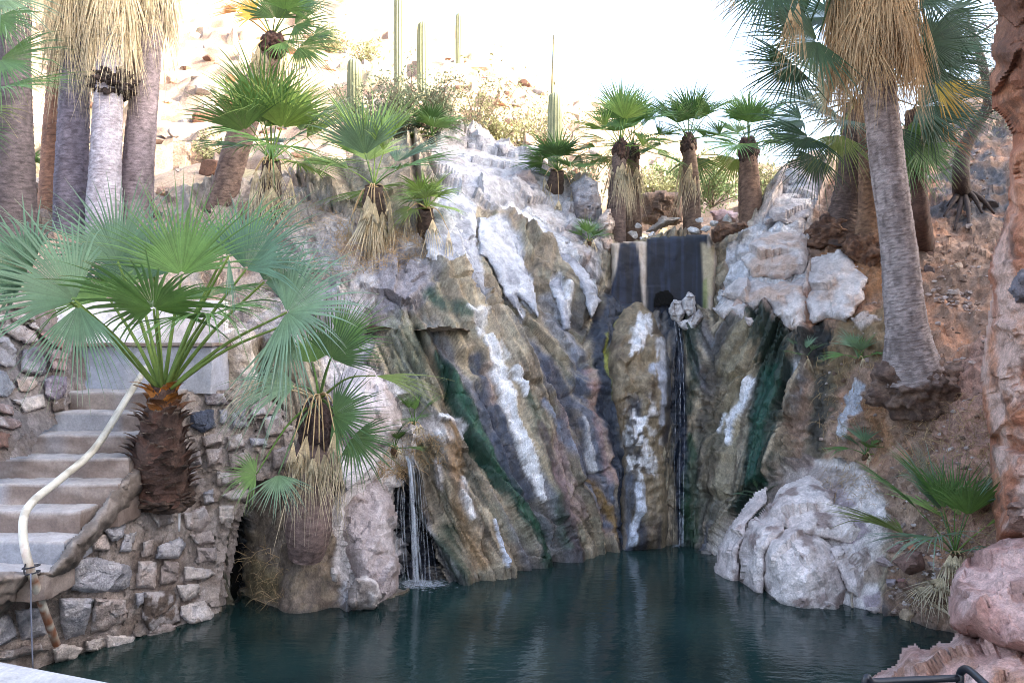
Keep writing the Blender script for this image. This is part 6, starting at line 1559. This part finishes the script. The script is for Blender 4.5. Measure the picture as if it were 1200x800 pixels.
for k, (x, y, Y, hp_, wp, lc, lab, nl) in enumerate([
    (440, 168, 14.2, 70, 60, GG, 'grey green shrub around the short shaded saguaro', 2600), (478, 168, 14.4, 78, 50, GG, 'grey green shrub below the tallest saguaro', 2600), (520, 165, 14.6, 66, 40, GG * .9, 'grey green shrub above the small dark rim palm', 2000),
    (560, 165, 17.0, 80, 40, YG * .8, 'open bare twiggy shrub at the right end of the grey shrubs', 900), (580, 172, 17.5, 40, 44, YG * 1.1, 'sunlit yellowish shrub behind the square block', 1600), (612, 178, 19.0, 60, 40, YG, 'sparse sunlit shrub left of the half shaded saguaro', 700),
    (640, 185, 20.0, 70, 40, YG, 'sunlit thorny tree just left of the half shaded saguaro', 700), (672, 245, 15.5, 50, 30, GG, 'grey bush behind the rounded grey boulder', 1600), (835, 242, 17.5, 58, 34, BG * 1.15, 'bright sunlit green bush between the last two palms of the row', 2400),
    (765, 240, 19.0, 40, 40, YG * 1.1, 'sunlit yellow bush seen behind the twin palms', 1600), (790, 232, 20.0, 50, 40, BG * 1.2, 'sunlit green bush behind the palm with the ragged skirt', 1600), (900, 235, 19.0, 45, 30, YG, 'sunlit yellow bush right of the lone palm', 1400),
    (250, 190, 17.0, 30, 30, YG * .9, 'low dry bush on the bright slope left of the leaning palm', 600), (246, 175, 20, 20, 24, YG, 'round pale bush on the bright slope', 500), (425, 80, 28, 34, 40, YG, 'yellowish bush high on the sunlit slope', 700), (385, 60, 30, 30, 40, YG, 'faint bush on the sunlit slope right of the leaning palm', 600)]):
    b = pt(x, y, Y)
    hb = on_hill(x, y) if k > 11 else b
    s = hb.y / FPX
    shrub('shrub', lab, 'shrub', hb, hp_ * s, wp * s * 1.3, 20, int(nl * 1.2), 100 + k, lc, c3(112, 98, 82), leaf=2.5 * s, tr=.009, group='shrubs along the rim and on the hillside')
# tree with bare roots and airy crown at the right
tr_ = empty('desert_tree', on_cliff(1128, 240), 'dark curved tree with bare spreading roots beside the red pillar', 'tree')
mb = MB(); b = on_cliff(1128, 236, .05)
q = resample([b, pt(1126, 210, 11.9), pt(1128, 180, 11.9), pt(1142, 150, 11.9), pt(1158, 120, 11.9), pt(1150, 70, 12.0), pt(1135, 30, 12.2)], 50)
mb.tube(q, np.interp(np.linspace(0, 1, 50), [0, .3, 1], [.13, .10, .04]), c3(74, 62, 58), 12); mb.build('trunk', M_bark, tr_)
for x, y in ((1105, 262), (1118, 272), (1135, 275), (1150, 258), (1165, 248), (1110, 245)):
    mb = MB(); e = on_cliff(x, y, .03); m_ = (np.array(pt(1127, 226, b.y - .05)) + np.array(e)) / 2 + np.array([0, -.06, .06])
    mb.tube(resample([pt(1127, 222, b.y - .02), m_, e], 14), np.linspace(.055, .015, 14), c3(70, 58, 54), 7); mb.build('root', M_bark, tr_)
rg = np.random.RandomState(91)
mb = MB(); tips = []
for k in range(16):
    s0 = q[rg.randint(28, 50)]; e = s0 + np.array([rg.uniform(-.7, .5), rg.uniform(-.5, .5), rg.uniform(-.1, .9)])
    mb.tube(resample([s0, (s0 + e) / 2 + (rg.rand(3) - .5) * .2, e], 8), np.linspace(.018, .004, 8), c3(84, 74, 68), 4); tips += [e, (s0 + e) / 2]
mb.build('branches', M_bark, tr_)
nl = 3000; tips = np.array(tips)
c = tips[rg.randint(len(tips), size=nl)] + rg.normal(0, .16, (nl, 3)); u = rg.normal(size=(nl, 3)); u /= np.linalg.norm(u, axis=1)[:, None]
v_ = np.cross(u, rg.normal(size=(nl, 3))); v_ /= np.linalg.norm(v_, axis=1)[:, None]; s = .022 * rg.uniform(.5, 1.3, nl)[:, None]
mk('crown', np.stack([c - u * s, c + v_ * s * .4, c + u * s, c - v_ * s * .4], 1).reshape(-1, 3), np.arange(nl * 4).reshape(nl, 4), M_shrub, np.repeat(c3(128, 134, 118) * (.7 + .6 * rg.rand(nl))[:, None], 4, 0), tr_, smooth=False)

# dry grass on the left slope and the red bank
def grass(name, label, spots, seed, colr, ln=(.12, .3)):
    rg = np.random.RandomState(seed); Vs, Fs, Cs = [], [], []; n = 0
    for (x0, y0, x1, y1, num) in spots:
        for _ in range(num):
            x, y = rg.uniform(x0, x1), rg.uniform(y0, y1)
            p = np.array(on_cliff(x, y, 0)); L = rg.uniform(*ln); d = nv(np.array([rg.normal(0, .5), -.4 + rg.normal(0, .3), rg.uniform(-.25, 1)]))
            w = nv(np.cross(d, rg.normal(size=3))) * rg.uniform(.0015, .0035)
            b1 = p + d * L * .5; b2 = p + d * L + np.array([0, 0, -.35 * L])
            Vs.append([p - w, p + w, b1 + w * .8, b1 - w * .8, b2]); Fs += [[n, n + 1, n + 2, n + 3], [n + 3, n + 2, n + 4]]; n += 5
            Cs.append(np.tile(colr * rg.uniform(.7, 1.2), (5, 1)))
    o = mk(name, np.array(Vs).reshape(-1, 3), Fs, M_dead, np.concatenate(Cs), smooth=False, kind='stuff'); tag(o, label, 'grass')
grass('dry_grass', 'dry straw grass and fallen leaf litter over the left slope and the red bank', [(395, 262, 505, 300, 900), (400, 285, 470, 320, 400), (300, 235, 400, 330, 500), (1060, 470, 1190, 570, 900), (1090, 560, 1160, 640, 500), (960, 430, 1040, 540, 250), (470, 515, 520, 545, 260), (280, 640, 330, 710, 160), (440, 540, 475, 560, 300), (1060, 680, 1110, 715, 160), (955, 545, 1040, 590, 200)], 95, c3(186, 160, 124))
